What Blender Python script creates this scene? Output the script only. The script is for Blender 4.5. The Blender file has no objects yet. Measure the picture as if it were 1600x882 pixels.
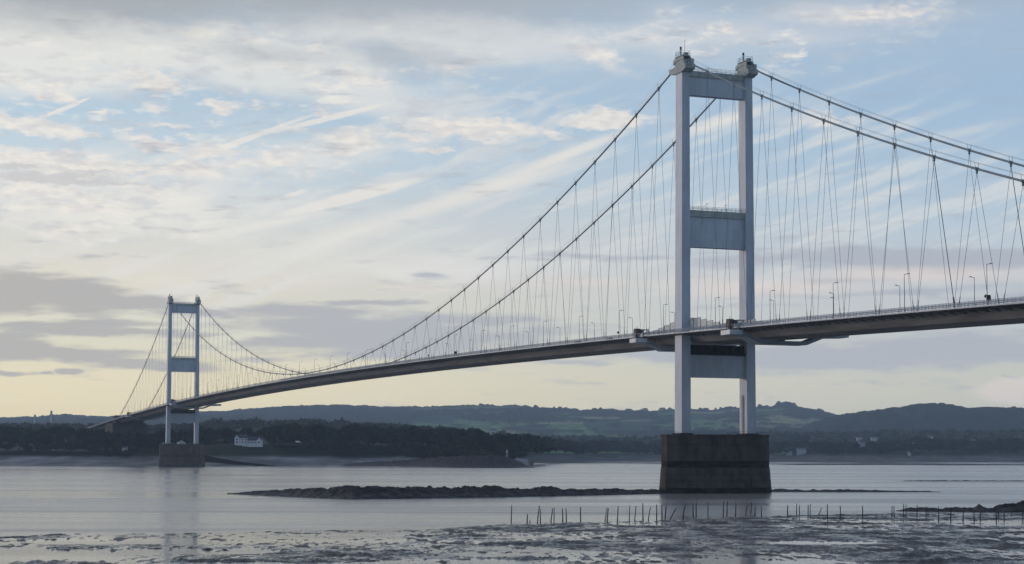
import bpy, math, random
import numpy as np
from mathutils import Vector, Matrix
R = math.radians
random.seed(7); rng = np.random.default_rng(11)
sc = bpy.context.scene
COL = sc.collection

# ------------------------------------------------------------------ camera
F, NX, NY, BETA, EYE, PITCH, ROLL, CY = 2716.276, 68.0815, 581.2947, 0.36534, 13.407, 0.05532, 0.00262, 556.05
cam = bpy.data.cameras.new('camera'); camo = bpy.data.objects.new('camera', cam); COL.objects.link(camo)
cam.sensor_width = 36; cam.lens = F / 1600 * 36; cam.shift_y = (CY - 441) / 1600
cam.clip_start = 1; cam.clip_end = 60000
camo.matrix_world = Matrix.Translation((0, 0, EYE)) @ Matrix.Rotation(math.pi / 2 + PITCH, 4, 'X') @ Matrix.Rotation(ROLL, 4, 'Z')
sc.camera = camo

def ray(px, py):                       # a photo pixel as a direction in the world
    X = px - 800; Y = CY - py
    X, Y = X * math.cos(ROLL) - Y * math.sin(ROLL), X * math.sin(ROLL) + Y * math.cos(ROLL)
    return (X / F, math.cos(PITCH) - Y / F * math.sin(PITCH), math.sin(PITCH) + Y / F * math.cos(PITCH))
def ground(px, py, z=0.0):
    d = ray(px, py); s = (z - EYE) / d[2]; return d[0] * s, d[1] * s
def zat(px, py, Y):                    # height above low water of what shows at this pixel, at distance Y
    d = ray(px, py); return EYE + d[2] / d[1] * Y
def uat(px, py=707):
    d = ray(px, py); return d[0] / d[1]

# ------------------------------------------------------------------ small helpers
def srgb(r, g, b):
    f = lambda c: (c / 255 / 12.92) if c / 255 <= 0.04045 else ((c / 255 + 0.055) / 1.055) ** 2.4
    return (f(r), f(g), f(b))

def tag(o, label=None, cat=None, group=None, kind=None):
    if label: o['label'] = label
    if cat: o['category'] = cat
    if group: o['group'] = group
    if kind: o['kind'] = kind
    return o

def empty(name, loc, rz=0, parent=None):
    o = bpy.data.objects.new(name, None); COL.objects.link(o)
    o.location = loc; o.rotation_euler.z = rz; o.empty_display_size = 1
    if parent: o.parent = parent
    return o

class MB:
    def __init__(s): s.v = []; s.f = []
    def quad(s, pts):
        n = len(s.v); s.v += [tuple(p) for p in pts]; s.f.append(tuple(range(n, n + len(pts))))
    def box(s, x0, x1, y0, y1, z0, z1):
        n = len(s.v)
        s.v += [(x0, y0, z0), (x1, y0, z0), (x1, y1, z0), (x0, y1, z0), (x0, y0, z1), (x1, y0, z1), (x1, y1, z1), (x0, y1, z1)]
        s.f += [(n, n+3, n+2, n+1), (n+4, n+5, n+6, n+7), (n, n+1, n+5, n+4), (n+1, n+2, n+6, n+5), (n+2, n+3, n+7, n+6), (n+3, n, n+4, n+7)]
    def hexa(s, a, b):                  # two quads (lists of 4) joined
        n = len(s.v); s.v += [tuple(p) for p in a] + [tuple(p) for p in b]
        s.f += [(n+3, n+2, n+1, n), (n+4, n+5, n+6, n+7), (n, n+1, n+5, n+4), (n+1, n+2, n+6, n+5), (n+2, n+3, n+7, n+6), (n+3, n, n+4, n+7)]
    def tube(s, a, b, r0, r1=None, k=6, cap=True):
        r1 = r0 if r1 is None else r1
        a = Vector(a); b = Vector(b); d = (b - a).normalized()
        u = d.cross(Vector((0, 0, 1)) if abs(d.z) < .9 else Vector((1, 0, 0))).normalized(); w = d.cross(u)
        n = len(s.v)
        for p, r in ((a, r0), (b, r1)):
            for i in range(k):
                t = 2 * math.pi * i / k; s.v.append(tuple(p + u * math.cos(t) * r + w * math.sin(t) * r))
        for i in range(k):
            j = (i + 1) % k; s.f.append((n + i, n + j, n + k + j, n + k + i))
        if cap: s.f.append(tuple(n + i for i in reversed(range(k)))); s.f.append(tuple(n + k + i for i in range(k)))
    def path(s, pts, r, k=8):
        pts = [Vector(p) for p in pts]; base = len(s.v)
        for i, p in enumerate(pts):
            d = (pts[min(i + 1, len(pts) - 1)] - pts[max(i - 1, 0)]).normalized()
            u = d.cross(Vector((0, 0, 1))).normalized(); w = u.cross(d)
            for j in range(k):
                t = 2 * math.pi * j / k; s.v.append(tuple(p + u * math.cos(t) * r + w * math.sin(t) * r))
        for i in range(len(pts) - 1):
            for j in range(k):
                jj = (j + 1) % k; a = base + i * k
                s.f.append((a + j, a + jj, a + k + jj, a + k + j))
    def prism(s, poly, y0, y1, ax='y'):  # poly in (x,z) swept along y (or (y,z) along x)
        m = len(poly); n = len(s.v)
        for yy in (y0, y1):
            for (a, z) in poly: s.v.append((a, yy, z) if ax == 'y' else (yy, a, z))
        s.f.append(tuple(n + i for i in range(m))); s.f.append(tuple(n + m + i for i in reversed(range(m))))
        for i in range(m):
            j = (i + 1) % m; s.f.append((n + j, n + i, n + m + i, n + m + j))
    def build(s, name, mat, parent=None, smooth=False):
        me = bpy.data.meshes.new(name); me.from_pydata(s.v, [], s.f); me.materials.append(mat)
        o = bpy.data.objects.new(name, me); COL.objects.link(o)
        if parent: o.parent = parent
        if smooth: me.polygons.foreach_set('use_smooth', [True] * len(me.polygons))
        import bmesh
        bm = bmesh.new(); bm.from_mesh(me); bmesh.ops.recalc_face_normals(bm, faces=bm.faces); bm.to_mesh(me); bm.free()
        return o

def np_mesh(name, V, Q, mat, smooth=True, cols=None, colname='tone'):
    me = bpy.data.meshes.new(name); V = np.asarray(V, np.float32); Q = np.asarray(Q, np.int32); k = Q.shape[1]
    me.vertices.add(len(V)); me.vertices.foreach_set('co', V.ravel())
    me.loops.add(Q.size); me.loops.foreach_set('vertex_index', Q.ravel())
    me.polygons.add(len(Q)); me.polygons.foreach_set('loop_start', np.arange(0, Q.size, k, dtype=np.int32))
    me.polygons.foreach_set('loop_total', np.full(len(Q), k, np.int32)); me.polygons.foreach_set('use_smooth', np.full(len(Q), smooth))
    me.update(calc_edges=True)
    if cols is not None:
        ca = me.color_attributes.new(colname, 'FLOAT_COLOR', 'POINT')
        c4 = np.ones((len(V), 4), np.float32); c4[:, :3] = cols; ca.data.foreach_set('color', c4.ravel())
    me.materials.append(mat)
    o = bpy.data.objects.new(name, me); COL.objects.link(o); return o
def grid_faces(nr, nc):
    i = np.arange(nr - 1)[:, None] * nc + np.arange(nc - 1)[None, :]; i = i.ravel()
    return np.stack([i, i + 1, i + nc + 1, i + nc], 1)

def vnoise(x, y, seed=0):
    xi = np.floor(x).astype(np.int64); yi = np.floor(y).astype(np.int64); fx = x - xi; fy = y - yi
    fx = fx * fx * (3 - 2 * fx); fy = fy * fy * (3 - 2 * fy)
    def h(a, b):
        n = (a * 374761393 + b * 668265263 + seed * 982451653) & 0xffffffff
        n = ((n ^ (n >> 13)) * 1274126177) & 0xffffffff; n = n ^ (n >> 16)
        return (n & 0xffff) / 65535.0
    return (h(xi, yi) * (1 - fx) + h(xi + 1, yi) * fx) * (1 - fy) + (h(xi, yi + 1) * (1 - fx) + h(xi + 1, yi + 1) * fx) * fy
def fbm(x, y, o=4, seed=0, g=.5):
    s = 0; a = 1; t = 0
    for k in range(o):
        s = s + a * vnoise(x * 2 ** k + 17.3 * k, y * 2 ** k - 9.1 * k, seed + k); t += a; a *= g
    return s / t
def interp(x, pts): return np.interp(x, [p[0] for p in pts], [p[1] for p in pts])
def sm(x): x = np.clip(x, 0, 1); return x * x * (3 - 2 * x)

# ------------------------------------------------------------------ materials
class NT:
    def __init__(s, tree): s.t = tree; s.n = tree.nodes; s.l = tree.links
    def node(s, typ, **k):
        n = s.n.new(typ)
        for a, v in k.items(): setattr(n, a, v)
        return n
    def put(s, sock, v):
        if hasattr(v, 'is_output') or isinstance(v, bpy.types.NodeSocket): s.l.new(v, sock)
        else:
            if isinstance(v, (tuple, list)) and len(v) == 3 and sock.type == 'RGBA': v = (*v, 1)
            sock.default_value = v
    def m(s, op, a, b=0.0, c=None, clamp=False):
        n = s.node('ShaderNodeMath', operation=op, use_clamp=clamp); s.put(n.inputs[0], a); s.put(n.inputs[1], b)
        if c is not None: s.put(n.inputs[2], c)
        return n.outputs[0]
    def mix(s, f, a, b, bt='MIX'):
        n = s.node('ShaderNodeMix', data_type='RGBA', blend_type=bt); s.put(n.inputs[0], f); s.put(n.inputs[6], a); s.put(n.inputs[7], b); return n.outputs[2]
    def noise(s, vec, scale, detail=4, rough=.5, dist=0.0):
        n = s.node('ShaderNodeTexNoise'); s.l.new(vec, n.inputs['Vector']) if vec is not None else None
        n.inputs['Scale'].default_value = scale; n.inputs['Detail'].default_value = detail; n.inputs['Roughness'].default_value = rough; n.inputs['Distortion'].default_value = dist
        return n.outputs[0]
    def ramp(s, v, lo, hi):
        n = s.node('ShaderNodeMapRange', interpolation_type='SMOOTHSTEP'); s.put(n.inputs[0], v); s.put(n.inputs[1], lo); s.put(n.inputs[2], hi); return n.outputs[0]
    def scale(s, vec, sx, sy, sz):
        n = s.node('ShaderNodeVectorMath', operation='MULTIPLY'); s.l.new(vec, n.inputs[0]); n.inputs[1].default_value = (sx, sy, sz); return n.outputs[0]

def mat(name, col, rough=.7, spec=.3, metal=0.0, var=0.0, vscale=(.3, .3, .3), col2=None, bump=0.0, bscale=3.0, streak=0.0, coord='Object'):
    m = bpy.data.materials.new(name); m.use_nodes = True; t = NT(m.node_tree)
    b = t.n['Principled BSDF']; b.inputs['Roughness'].default_value = rough; b.inputs['Specular IOR Level'].default_value = spec; b.inputs['Metallic'].default_value = metal
    tc = t.node('ShaderNodeTexCoord').outputs[coord]
    c = (*col, 1)
    if var or col2:
        nz = t.noise(t.scale(tc, *vscale), 1.0, 6, .6)
        c = t.mix(t.ramp(nz, .38, .64), (*col, 1), (*(col2 or tuple(x * (1 - var) for x in col)), 1))
        if streak:
            s2 = t.noise(t.scale(tc, 1.6, 1.6, .07), 1.0, 5, .6)
            c = t.mix(t.m('MULTIPLY', t.ramp(s2, .5, .72), streak), c, (*[x * .45 for x in (col2 or col)], 1))
        t.l.new(c, b.inputs['Base Color'])
    else: b.inputs['Base Color'].default_value = c
    if bump:
        bn = t.node('ShaderNodeBump'); bn.inputs['Strength'].default_value = 1; bn.inputs['Distance'].default_value = bump
        t.l.new(t.noise(tc, bscale, 5, .6), bn.inputs['Height']); t.l.new(bn.outputs[0], b.inputs['Normal'])
    return m

M = {}
M['paint'] = mat('tower_paint', (.52, .57, .64), .5, .3, var=.16, vscale=(.25, .25, .08), streak=.3)
M['paint_stain'] = mat('tower_paint_stained', (.45, .48, .47), .7, .2, col2=(.32, .36, .34), vscale=(.8, .8, .4), streak=.5)
M['dark_steel'] = mat('dark_steel', (.045, .045, .05), .7, .2, var=.4, vscale=(1, 1, 1))
M['deck'] = mat('deck_paint', (.32, .3, .29), .75, .2, col2=(.22, .205, .195), vscale=(.12, .05, .6), streak=.3)
M['fascia'] = mat('fascia_paint', (.5, .52, .55), .5, .3, var=.15, vscale=(.3, .3, .3))
M['rail'] = mat('rail_steel', (.25, .3, .37), .5, .4, var=.15, vscale=(1, .3, 1))
M['asphalt'] = mat('asphalt', (.05, .05, .052), .9, .2, var=.2, vscale=(.5, .5, .5))
M['cable'] = mat('cable_paint', (.21, .26, .29), .55, .35, var=.2, vscale=(.4, .4, .4))
M['rope'] = mat('hanger_rope', (.15, .16, .18), .6, .3, var=.2, vscale=(1, 1, .2))
M['screen'] = mat('screen_panel', (.3, .36, .42), .25, .5, var=.1, vscale=(.4, .4, .4)); M['screen'].node_tree.nodes['Principled BSDF'].inputs['Alpha'].default_value = .55
M['concrete'] = mat('pier_concrete', (.108, .092, .083), .95, .05, col2=(.062, .053, .049), vscale=(.3, .3, .16), bump=.04, bscale=2.5, streak=.35)
M['concrete_wet'] = mat('pier_weed_band', (.014, .012, .012), .85, .1, col2=(.045, .039, .036), vscale=(.25, .25, .9), bump=.1, bscale=1.5)
M['concrete_pale'] = mat('far_pier_concrete', (.15, .115, .095), .95, .05, col2=(.1, .075, .062), vscale=(.2, .2, .12), bump=.08, bscale=1.2, streak=.4)
M['anchor'] = mat('anchorage_concrete', (.1, .09, .08), .95, .05, col2=(.07, .062, .056), vscale=(.15, .15, .15), streak=.5)
M['gantry'] = mat('gantry_paint', (.36, .42, .47), .5, .4, var=.2, vscale=(.6, .6, .6), streak=.3)
M['panel_white'] = mat('gantry_panel', (.68, .72, .75), .4, .4, var=.12, vscale=(1, 1, 1))
M['rust'] = mat('rusty_metal', (.17, .12, .1), .85, .2, col2=(.1, .09, .085), vscale=(1.2, 1.2, 1.2))
M['lamp'] = mat('lamp_steel', (.075, .085, .1), .5, .4, var=.2, vscale=(1, 1, .5))
M['black'] = mat('black_enamel', (.012, .012, .013), .4, .4, var=.3, vscale=(2, 2, 2))
M['slip'] = mat('slipway_stone', (.03, .027, .026), .95, 0.0, var=.3, vscale=(.3, .3, .3)); M['far_white'] = mat('pale_render', (.5, .51, .52), .9, .1, var=.15, vscale=(.4, .4, .4))
M['wood'] = mat('weathered_wood', (.028, .022, .02), .85, .2, col2=(.05, .042, .038), vscale=(4, 4, .6), bump=.02, bscale=8)
M['wall'] = mat('white_render', (.75, .76, .78), .85, .2, var=.1, vscale=(.4, .4, .4))
M['slate'] = mat('slate_roof', (.07, .075, .09), .7, .3, var=.3, vscale=(1, 1, 2))
M['glass'] = mat('window_glass', (.02, .03, .045), .1, .6, var=.2, vscale=(.5, .5, .5))
M['brick'] = mat('brick_wall', (.3, .2, .16), .9, .1, var=.2, vscale=(1, 1, 1))
M['glow'] = mat('beacon_lens', (.5, .5, .45), .2, .6, var=.2, vscale=(3, 3, 3))

def mud_material(name, c1, c2, rough=(.22, .6), bump=.12, bs=(.5, 1.2), scale2=(.05, .12)):
    m = bpy.data.materials.new(name); m.use_nodes = True; t = NT(m.node_tree); b = t.n['Principled BSDF']
    pos = t.node('ShaderNodeNewGeometry').outputs['Position']
    n1 = t.noise(t.scale(pos, scale2[0], scale2[1], .1), 1, 7, .62)
    n2 = t.noise(t.scale(pos, bs[0], bs[1], .5), 1, 6, .65, .4)
    wet = t.ramp(t.m('ADD', t.m('MULTIPLY', n1, .7), t.m('MULTIPLY', n2, .3)), .42, .58)
    c = t.mix(wet, c1, c2); c = t.mix(t.ramp(n2, .35, .7), c, (*[x * .6 for x in c1[:3]], 1)); t.l.new(c, b.inputs['Base Color'])
    rr = t.node('ShaderNodeMapRange'); t.put(rr.inputs[0], wet); rr.inputs[3].default_value = rough[1]; rr.inputs[4].default_value = rough[0]
    t.l.new(rr.outputs[0], b.inputs['Roughness']); b.inputs['Specular IOR Level'].default_value = .5
    bn = t.node('ShaderNodeBump'); bn.inputs['Distance'].default_value = bump; t.l.new(n2, bn.inputs['Height']); t.l.new(bn.outputs[0], b.inputs['Normal'])
    return m
M['mud'] = mud_material('wet_mud', (.034, .025, .022, 1), (.14, .122, .108, 1), rough=(.14, .62), bump=.2, bs=(1.6, .5), scale2=(.16, .12)); M['mud'].node_tree.nodes['Principled BSDF'].inputs['Specular IOR Level'].default_value = .4
M['rock'] = mud_material('weedy_rock', (.028, .019, .017, 1), (.11, .095, .09, 1), rough=(.7, .95), bump=.5, bs=(.9, .9), scale2=(.35, .5))

m_ = M['rock']; t_ = NT(m_.node_tree); b_ = t_.n['Principled BSDF']; src = b_.inputs['Base Color'].links[0].from_socket
g_ = t_.node('ShaderNodeNewGeometry').outputs['Position']; s_ = t_.node('ShaderNodeSeparateXYZ'); t_.l.new(g_, s_.inputs[0])
nn = t_.noise(g_, .4, 5, .6); hh_ = t_.m('ADD', s_.outputs[2], t_.m('MULTIPLY', t_.m('SUBTRACT', nn, .5), 3.0))
t_.l.new(t_.mix(t_.ramp(hh_, .9, 2.2), src, (.022, .013, .012, 1)), b_.inputs['Base Color'])
def water_material():
    m = bpy.data.materials.new('river_water'); m.use_nodes = True; t = NT(m.node_tree); b = t.n['Principled BSDF']
    pos = t.node('ShaderNodeNewGeometry').outputs['Position']
    lanes = t.noise(t.scale(pos, .0016, .016, 0), 1, 5, .6)           # long wind lanes and tide lines
    lanes2 = t.noise(t.scale(pos, .006, .09, 0), 1, 4, .6)
    lane = t.ramp(t.m('ADD', t.m('MULTIPLY', lanes, .65), t.m('MULTIPLY', lanes2, .35)), .4, .6)
    chop = t.noise(t.scale(pos, .35, .9, 0), 1, 5, .6)
    fine = t.noise(t.scale(pos, 1.4, 2.6, 0), 1, 3, .6)
    h = t.m('ADD', chop, t.m('MULTIPLY', fine, .35))
    bn = t.node('ShaderNodeBump'); t.l.new(h, bn.inputs['Height'])
    sx = t.node('ShaderNodeSeparateXYZ'); t.l.new(pos, sx.inputs[0])
    dd = t.m('SUBTRACT', t.m('ADD', t.m('MULTIPLY', sx.outputs[0], .66), 318), sx.outputs[1]); open_ = t.ramp(dd, 4, -14)
    amp = t.m('ADD', t.m('MULTIPLY', t.m('ADD', t.m('MULTIPLY', lane, .085), .032), t.m('ADD', t.m('MULTIPLY', open_, .65), .35)), .003); t.l.new(amp, bn.inputs['Distance']); t.l.new(bn.outputs[0], b.inputs['Normal'])
    c = t.mix(lane, (.38, .35, .31, 1), (.2, .19, .185, 1)); t.l.new(c, b.inputs['Base Color'])
    rr = t.m('ADD', t.m('MULTIPLY', t.m('ADD', t.m('MULTIPLY', lane, .12), .05), open_), .08); t.l.new(rr, b.inputs['Roughness']); b.inputs['IOR'].default_value = 1.4
    return m
M['water'] = water_material()

def attr_material(name, rough=.95):
    m = bpy.data.materials.new(name); m.use_nodes = True; t = NT(m.node_tree); b = t.n['Principled BSDF']
    a = t.node('ShaderNodeAttribute', attribute_name='tone'); pos = t.node('ShaderNodeNewGeometry').outputs['Position']
    n = t.noise(t.scale(pos, .03, .009, .05), 1, 6, .7)
    c = t.mix(t.ramp(n, .35, .65), a.outputs['Color'], t.mix(.62, a.outputs['Color'], (0.01, .015, .01, 1)))
    t.l.new(c, b.inputs['Base Color']); b.inputs['Roughness'].default_value = rough; b.inputs['Specular IOR Level'].default_value = .1
    return m
M['land'] = attr_material('countryside')
M['leaf'] = attr_material('foliage')
M['bark'] = mat('bark', (.05, .04, .03), .9, .1, var=.3, vscale=(2, 2, .5))
M['grass'] = mat('bank_grass', (.05, .07, .025), .95, .1, col2=(.08, .09, .04), vscale=(.2, .2, .2), bump=.1, bscale=4)

# ------------------------------------------------------------------ bridge frame of reference: t along (towards the near bank), q across
SP, SD = 988.0, 305.0
def deckz(t):
    if -SP <= t <= 0:
        u = (t + SP / 2) / (SP / 2); return 52.9 + 4.8 * (1 - u * u)
    d = t if t > 0 else -SP - t
    return 52.9 - .0215 * d - .000012 * d * d
def cablez(t):
    if -SP <= t <= 0:
        u = (t + SP / 2) / (SP / 2); return 145.05 + (60.64 - 145.05) * (1 - u * u)
    d = t if t > 0 else -SP - t
    return 145.05 - .44083 * d + .00037 * d * d
ROT = BETA                                # local +x = across (right), local -y.. : t = -y
bridge = empty('suspension_bridge', (NX, NY, 0), ROT)
tag(bridge, 'long pale grey suspension bridge crossing the river on two tall towers', 'bridge')
def L(t, q, z): return (q, -t, z)         # local coordinates of the bridge
def W(t, q, z):
    c, s = math.cos(ROT), math.sin(ROT); return (NX + q * c + t * s, NY + q * s - t * c, z)

PT = 19.28; LT = PT + 122
def tower(t0, far):
    tw = empty('tower', L(t0, 0, 0), 0, bridge)
    for s in (-1, 1):
        mb = MB(); qb, qt = s * 12.2, s * 11.85
        def ring(q, w, l, z): return [(q - w / 2, -l / 2, z), (q + w / 2, -l / 2, z), (q + w / 2, l / 2, z), (q - w / 2, l / 2, z)]
        mb.hexa(ring(qb, 3.4, 5.2, PT), ring(qt, 2.75, 4.7, LT))
        for k in range(1, 8):              # plate seams
            f = k / 8; z = PT + 122 * f; w = 3.4 - .65 * f; l = 5.2 - .5 * f; q = qb + (qt - qb) * f
            mb.hexa(ring(q, w + .09, l + .09, z), ring(q, w + .09, l + .09, z + .22))
        mb.build('leg', M['paint'], tw)
        # saddle head: lower tray, saddle casting, upper gallery, post and aerial
        q = qt; mb = MB()
        mb.prism([(6.6, LT - .25), (2.6, LT - 1.0), (-2.6, LT - 1.0), (-5.6, LT - .25), (-5.6, LT + .3), (6.6, LT + .3)], q - 1.85, q + 1.85, 'x')
        for xx in (-1.85, 1.7): mb.box(q + xx, q + xx + .15, -5.6, 6.6, LT + .3, LT + 1.35)
        for yy in (-5.6, 6.45): mb.box(q - 1.7, q + 1.7, yy, yy + .15, LT + .3, LT + 1.35)
        mb.build('tower_head_tray', M['paint_stain'], tw)
        mb = MB()
        mb.prism([(-3.0, LT + .3), (3.4, LT + .3), (3.8, LT + 2.2), (2.2, LT + 3.5), (0, LT + 4.0), (-2.0, LT + 3.5), (-3.4, LT + 2.2)], q - 1.2, q + 1.2, 'x')
        mb.build('saddle', M['paint_stain'], tw)
        mb = MB(); ga = [(4.4, LT + 2.5), (2.0, LT + 3.4), (-2.0, LT + 3.4), (-3.4, LT + 2.8), (-3.4, LT + 4.0), (-2.0, LT + 4.8), (2.0, LT + 4.9), (4.4, LT + 3.9)]
        mb.prism(ga, q + 1.22, q + 1.42, 'x'); mb.prism(ga, q - 1.42, q - 1.22, 'x'); mb.box(q - 1.21, q + 1.21, 4.1, 4.35, LT + 2.7, LT + 3.9)
        mb.box(q - 1.7, q + 1.7, -2.4, 2.4, LT + 4.5, LT + 4.85)
        for yy in (-2.2, -1.1, 0, 1.1, 2.2):
            for xx in (-1.6, 1.6): mb.tube((q + xx, yy, LT + 4.8), (q + xx, yy, LT + 6.3), .06, k=4)
        for zz in (5.5, 6.3):
            for xx in (-1.6, 1.6): mb.tube((q + xx, -2.3, LT + zz), (q + xx, 2.3, LT + zz), .05, k=4)
            for yy in (-2.3, 2.3): mb.tube((q - 1.6, yy, LT + zz), (q + 1.6, yy, LT + zz), .05, k=4)
        mb.box(q + .9, q + 2.1, -4.2, -3.0, LT + 1.4, LT + 3.4)
        mb.box(q - .2, q + 1.1, -1.9, -.7, LT + 4.85, LT + 5.9)
        mb.build('saddle_gallery', M['paint_stain'], tw)
        mb = MB(); mb.tube((q - .5, .4, LT + 4.8), (q - .5, .4, LT + 7.2), .3, k=8); b_ = mb.build('beacon_post', M['paint'], tw)
        mb = MB(); mb.tube((q - .5, .4, LT + 7.2), (q - .5, .4, LT + 8.1), .36, k=8); mb.build('beacon_light', M['black'], tw)
        if s < 0:
            mb = MB(); mb.tube((q + .8, 0, LT + 5.3), (q + .8, 0, LT + 10.6), .06, k=4); mb.tube((q + .8, 0, LT + 10.4), (q + 1.6, 0, LT + 10.6), .05, k=4); mb.build('aerial', M['rail'], tw)
    def leg_in(z):
        f = (z - PT) / 122; return (12.2 - .35 * f) - (3.4 - .65 * f) / 2
    for (z0, z1, lip) in ((133.0, 141.1, 139.2), (81.8, 94.2, 92.0), (38.3, 46.2, 45.8)):
        mb = MB(); qi = leg_in((z0 + z1) / 2) + .15; th = 1.35
        mb.box(-qi, qi, -th, th, z0, lip - .02)
        mb.box(-qi, qi, -th - .04, th + .04, z0 + 1.9, z0 + 2.0)
        for k in range(-2, 3): mb.box(k * 4.0 - .05, k * 4.0 + .05, -th - .03, th + .03, z0, lip - .1)
        bm_ = mb.build('cross_beam', M['paint'], tw)
        if z0 > 50:
            mb = MB(); mb.box(-qi, qi, -th - .45, th + .45, lip, z1); mb.build('beam_walkway', M['paint_stain'], tw)
            mb = MB()
            for yy in (-th - .4, th + .4):
                for k in range(13):
                    xx = -qi + 2 * qi * k / 12; mb.tube((xx, yy, z1), (xx, yy, z1 + 1.25), .05, k=4)
                for zz in (.45, .85, 1.25): mb.tube((-qi, yy, z1 + zz), (qi, yy, z1 + zz), .045, k=4)
            if 50 < z0 < 100:
                for xx in (-4, 3.2): mb.tube((xx, -th, z1), (xx, -th, z1 + 2.2), .06, k=4); mb.tube((xx, -th, z1 + 2.2), (xx + .7, -th, z1 + 2.4), .09, k=4)
            mb.build('railing', M['paint_stain'], tw)
        else:
            mb = MB(); mb.box(-qi, qi, -th - .6, th + .6, lip, 46.35)
            mb.box(-qi, qi, -.7, .7, 46.35, 49.2)
            for k in range(-3, 4): mb.box(k * 2.9 - .25, k * 2.9 + .25, -th, th, 46.35, 49.0)
            mb.build('dark_beam_top', M['dark_steel'], tw)  # dark box and ribs filling the gap above the lower beam
    return tw
tw0 = tower(0, False); tower(-SP, True)
mb = MB()
for k in range(22): mb.box(12.0 - 1.86, 12.0 - 1.7, -.55 - .25 * ((k * 7) % 3) / 3, .5 + .3 * ((k * 5) % 4) / 4, PT + .4 + k * .58, PT + .62 + k * .58)
mb.box(10.2, 10.32, -.5, -.42, PT, PT + 13.5); mb.box(10.2, 10.32, .42, .5, PT, PT + 13.5)
mb.build('ladder', mat('stained_ladder', (.32, .25, .18), .9, .1, col2=(.2, .16, .13), vscale=(1, 1, 1)), tw0)

def pier(t0, m, wet, L0=38.0, W0=13.0):
    pr = empty('pier', L(t0, 0, 0), 0, bridge)
    def oc(l, w, c, z): 
        a, b = l / 2, w / 2
        return [(-a, -b + c, z), (-a + c, -b, z), (a - c, -b, z), (a, -b + c, z), (a, b - c, z), (a - c, b, z), (-a + c, b, z), (-a, b - c, z)]
    def stack(rings):
        mb = MB(); n = 0
        for r in rings: mb.v += r
        for i in range(len(rings) - 1):
            for j in range(8):
                k = (j + 1) % 8; mb.f.append((i * 8 + j, i * 8 + k, i * 8 + 8 + k, i * 8 + 8 + j))
        mb.f.append(tuple(reversed(range(8)))); mb.f.append(tuple(len(mb.v) - 8 + j for j in range(8)))
        return mb
    stack([oc(L0 + .3, W0 + .3, 4.5, 10.6), oc(L0, W0, 4.5, 18.7), oc(L0 + .5, W0 + .5, 4.6, 18.72), oc(L0 + .5, W0 + .5, 4.6, PT + .05)]).build('pier_shaft', m, pr)
    stack([oc(L0 + .1, W0 + .1, 4.4, 8.4), oc(L0 + .1, W0 + .1, 4.4, 10.6)]).build('weed_band', wet, pr)
    stack([oc(L0 + 1.6, W0 + 1.6, 4.8, -3), oc(L0 + 1.4, W0 + 1.4, 4.8, 1.6), oc(L0 + .5, W0 + .5, 4.6, 8.4)]).build('pier_base', m, pr)
    stack([oc(L0 + 1.62, W0 + 1.62, 4.8, -2.9), oc(L0 + 1.5, W0 + 1.5, 4.8, 1.5 + .3)]).build('tide_line', wet, pr)
    for zz in (13.2, 15.9, 3.9, 6.2):
        g_ = (L0 + .12, W0 + .12, 4.5) if zz > 10 else (L0 + 1.5 - (zz - 1.6) * .132 + .06, W0 + 1.5 - (zz - 1.6) * .132 + .06, 4.75)
        stack([oc(*g_, zz), oc(*g_, zz + .12)]).build('pour_line', wet, pr)
    mb = MB(); ring = oc(L0 - .2, W0 - .2, 4.5, PT)
    for i in range(8):
        a = Vector(ring[i]); b = Vector(ring[(i + 1) % 8]); k = max(2, int((b - a).length / 2.4))
        for zz in (.55, 1.1): mb.tube(a + Vector((0, 0, zz)), b + Vector((0, 0, zz)), .04, k=4)
        for j in range(k): p = a.lerp(b, j / k); mb.tube(p, p + Vector((0, 0, 1.1)), .04, k=4)
    mb.build('railing', M['rail'], pr)
    for s in (-1, 1):
        mb = MB(); mb.box(s * 12.2 - 2.3, s * 12.2 + 2.3, -3.2, 3.2, PT, PT + .5); mb.build('leg_plinth', m, pr)
    return pr
pier(0, M['concrete'], M['concrete_wet'])
pf = pier(-SP, M['concrete_pale'], M['concrete'])
mb = MB(); mb.prism([(-3.2, PT), (3.2, PT), (3.2, PT + 1.6), (0, PT + 3.2), (-3.2, PT + 1.6)], 1.0, 5.0); mb.build('hut', M['paint'], pf)
mb = MB()
for k in range(5): mb.box(-17 + k * .2, -16 + k * .2, -2 + k, -1.3 + k, PT, PT + 1.4 - .2 * k)
mb.build('equipment_cabinet', M['paint'], pf)
for q in (-6.0, 3.5):
    mb = MB(); mb.tube((q, -6.75, 5.0), (q, -6.75, 17.5), .07, k=4); mb.tube((q + .5, -6.75, 5.0), (q + .5, -6.75, 17.5), .07, k=4)
    for k in range(20): mb.tube((q, -6.75, 5.2 + k * .62), (q + .5, -6.75, 5.2 + k * .62), .03, k=4)
    o = mb.build('ladder', M['dark_steel'], pf)

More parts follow.
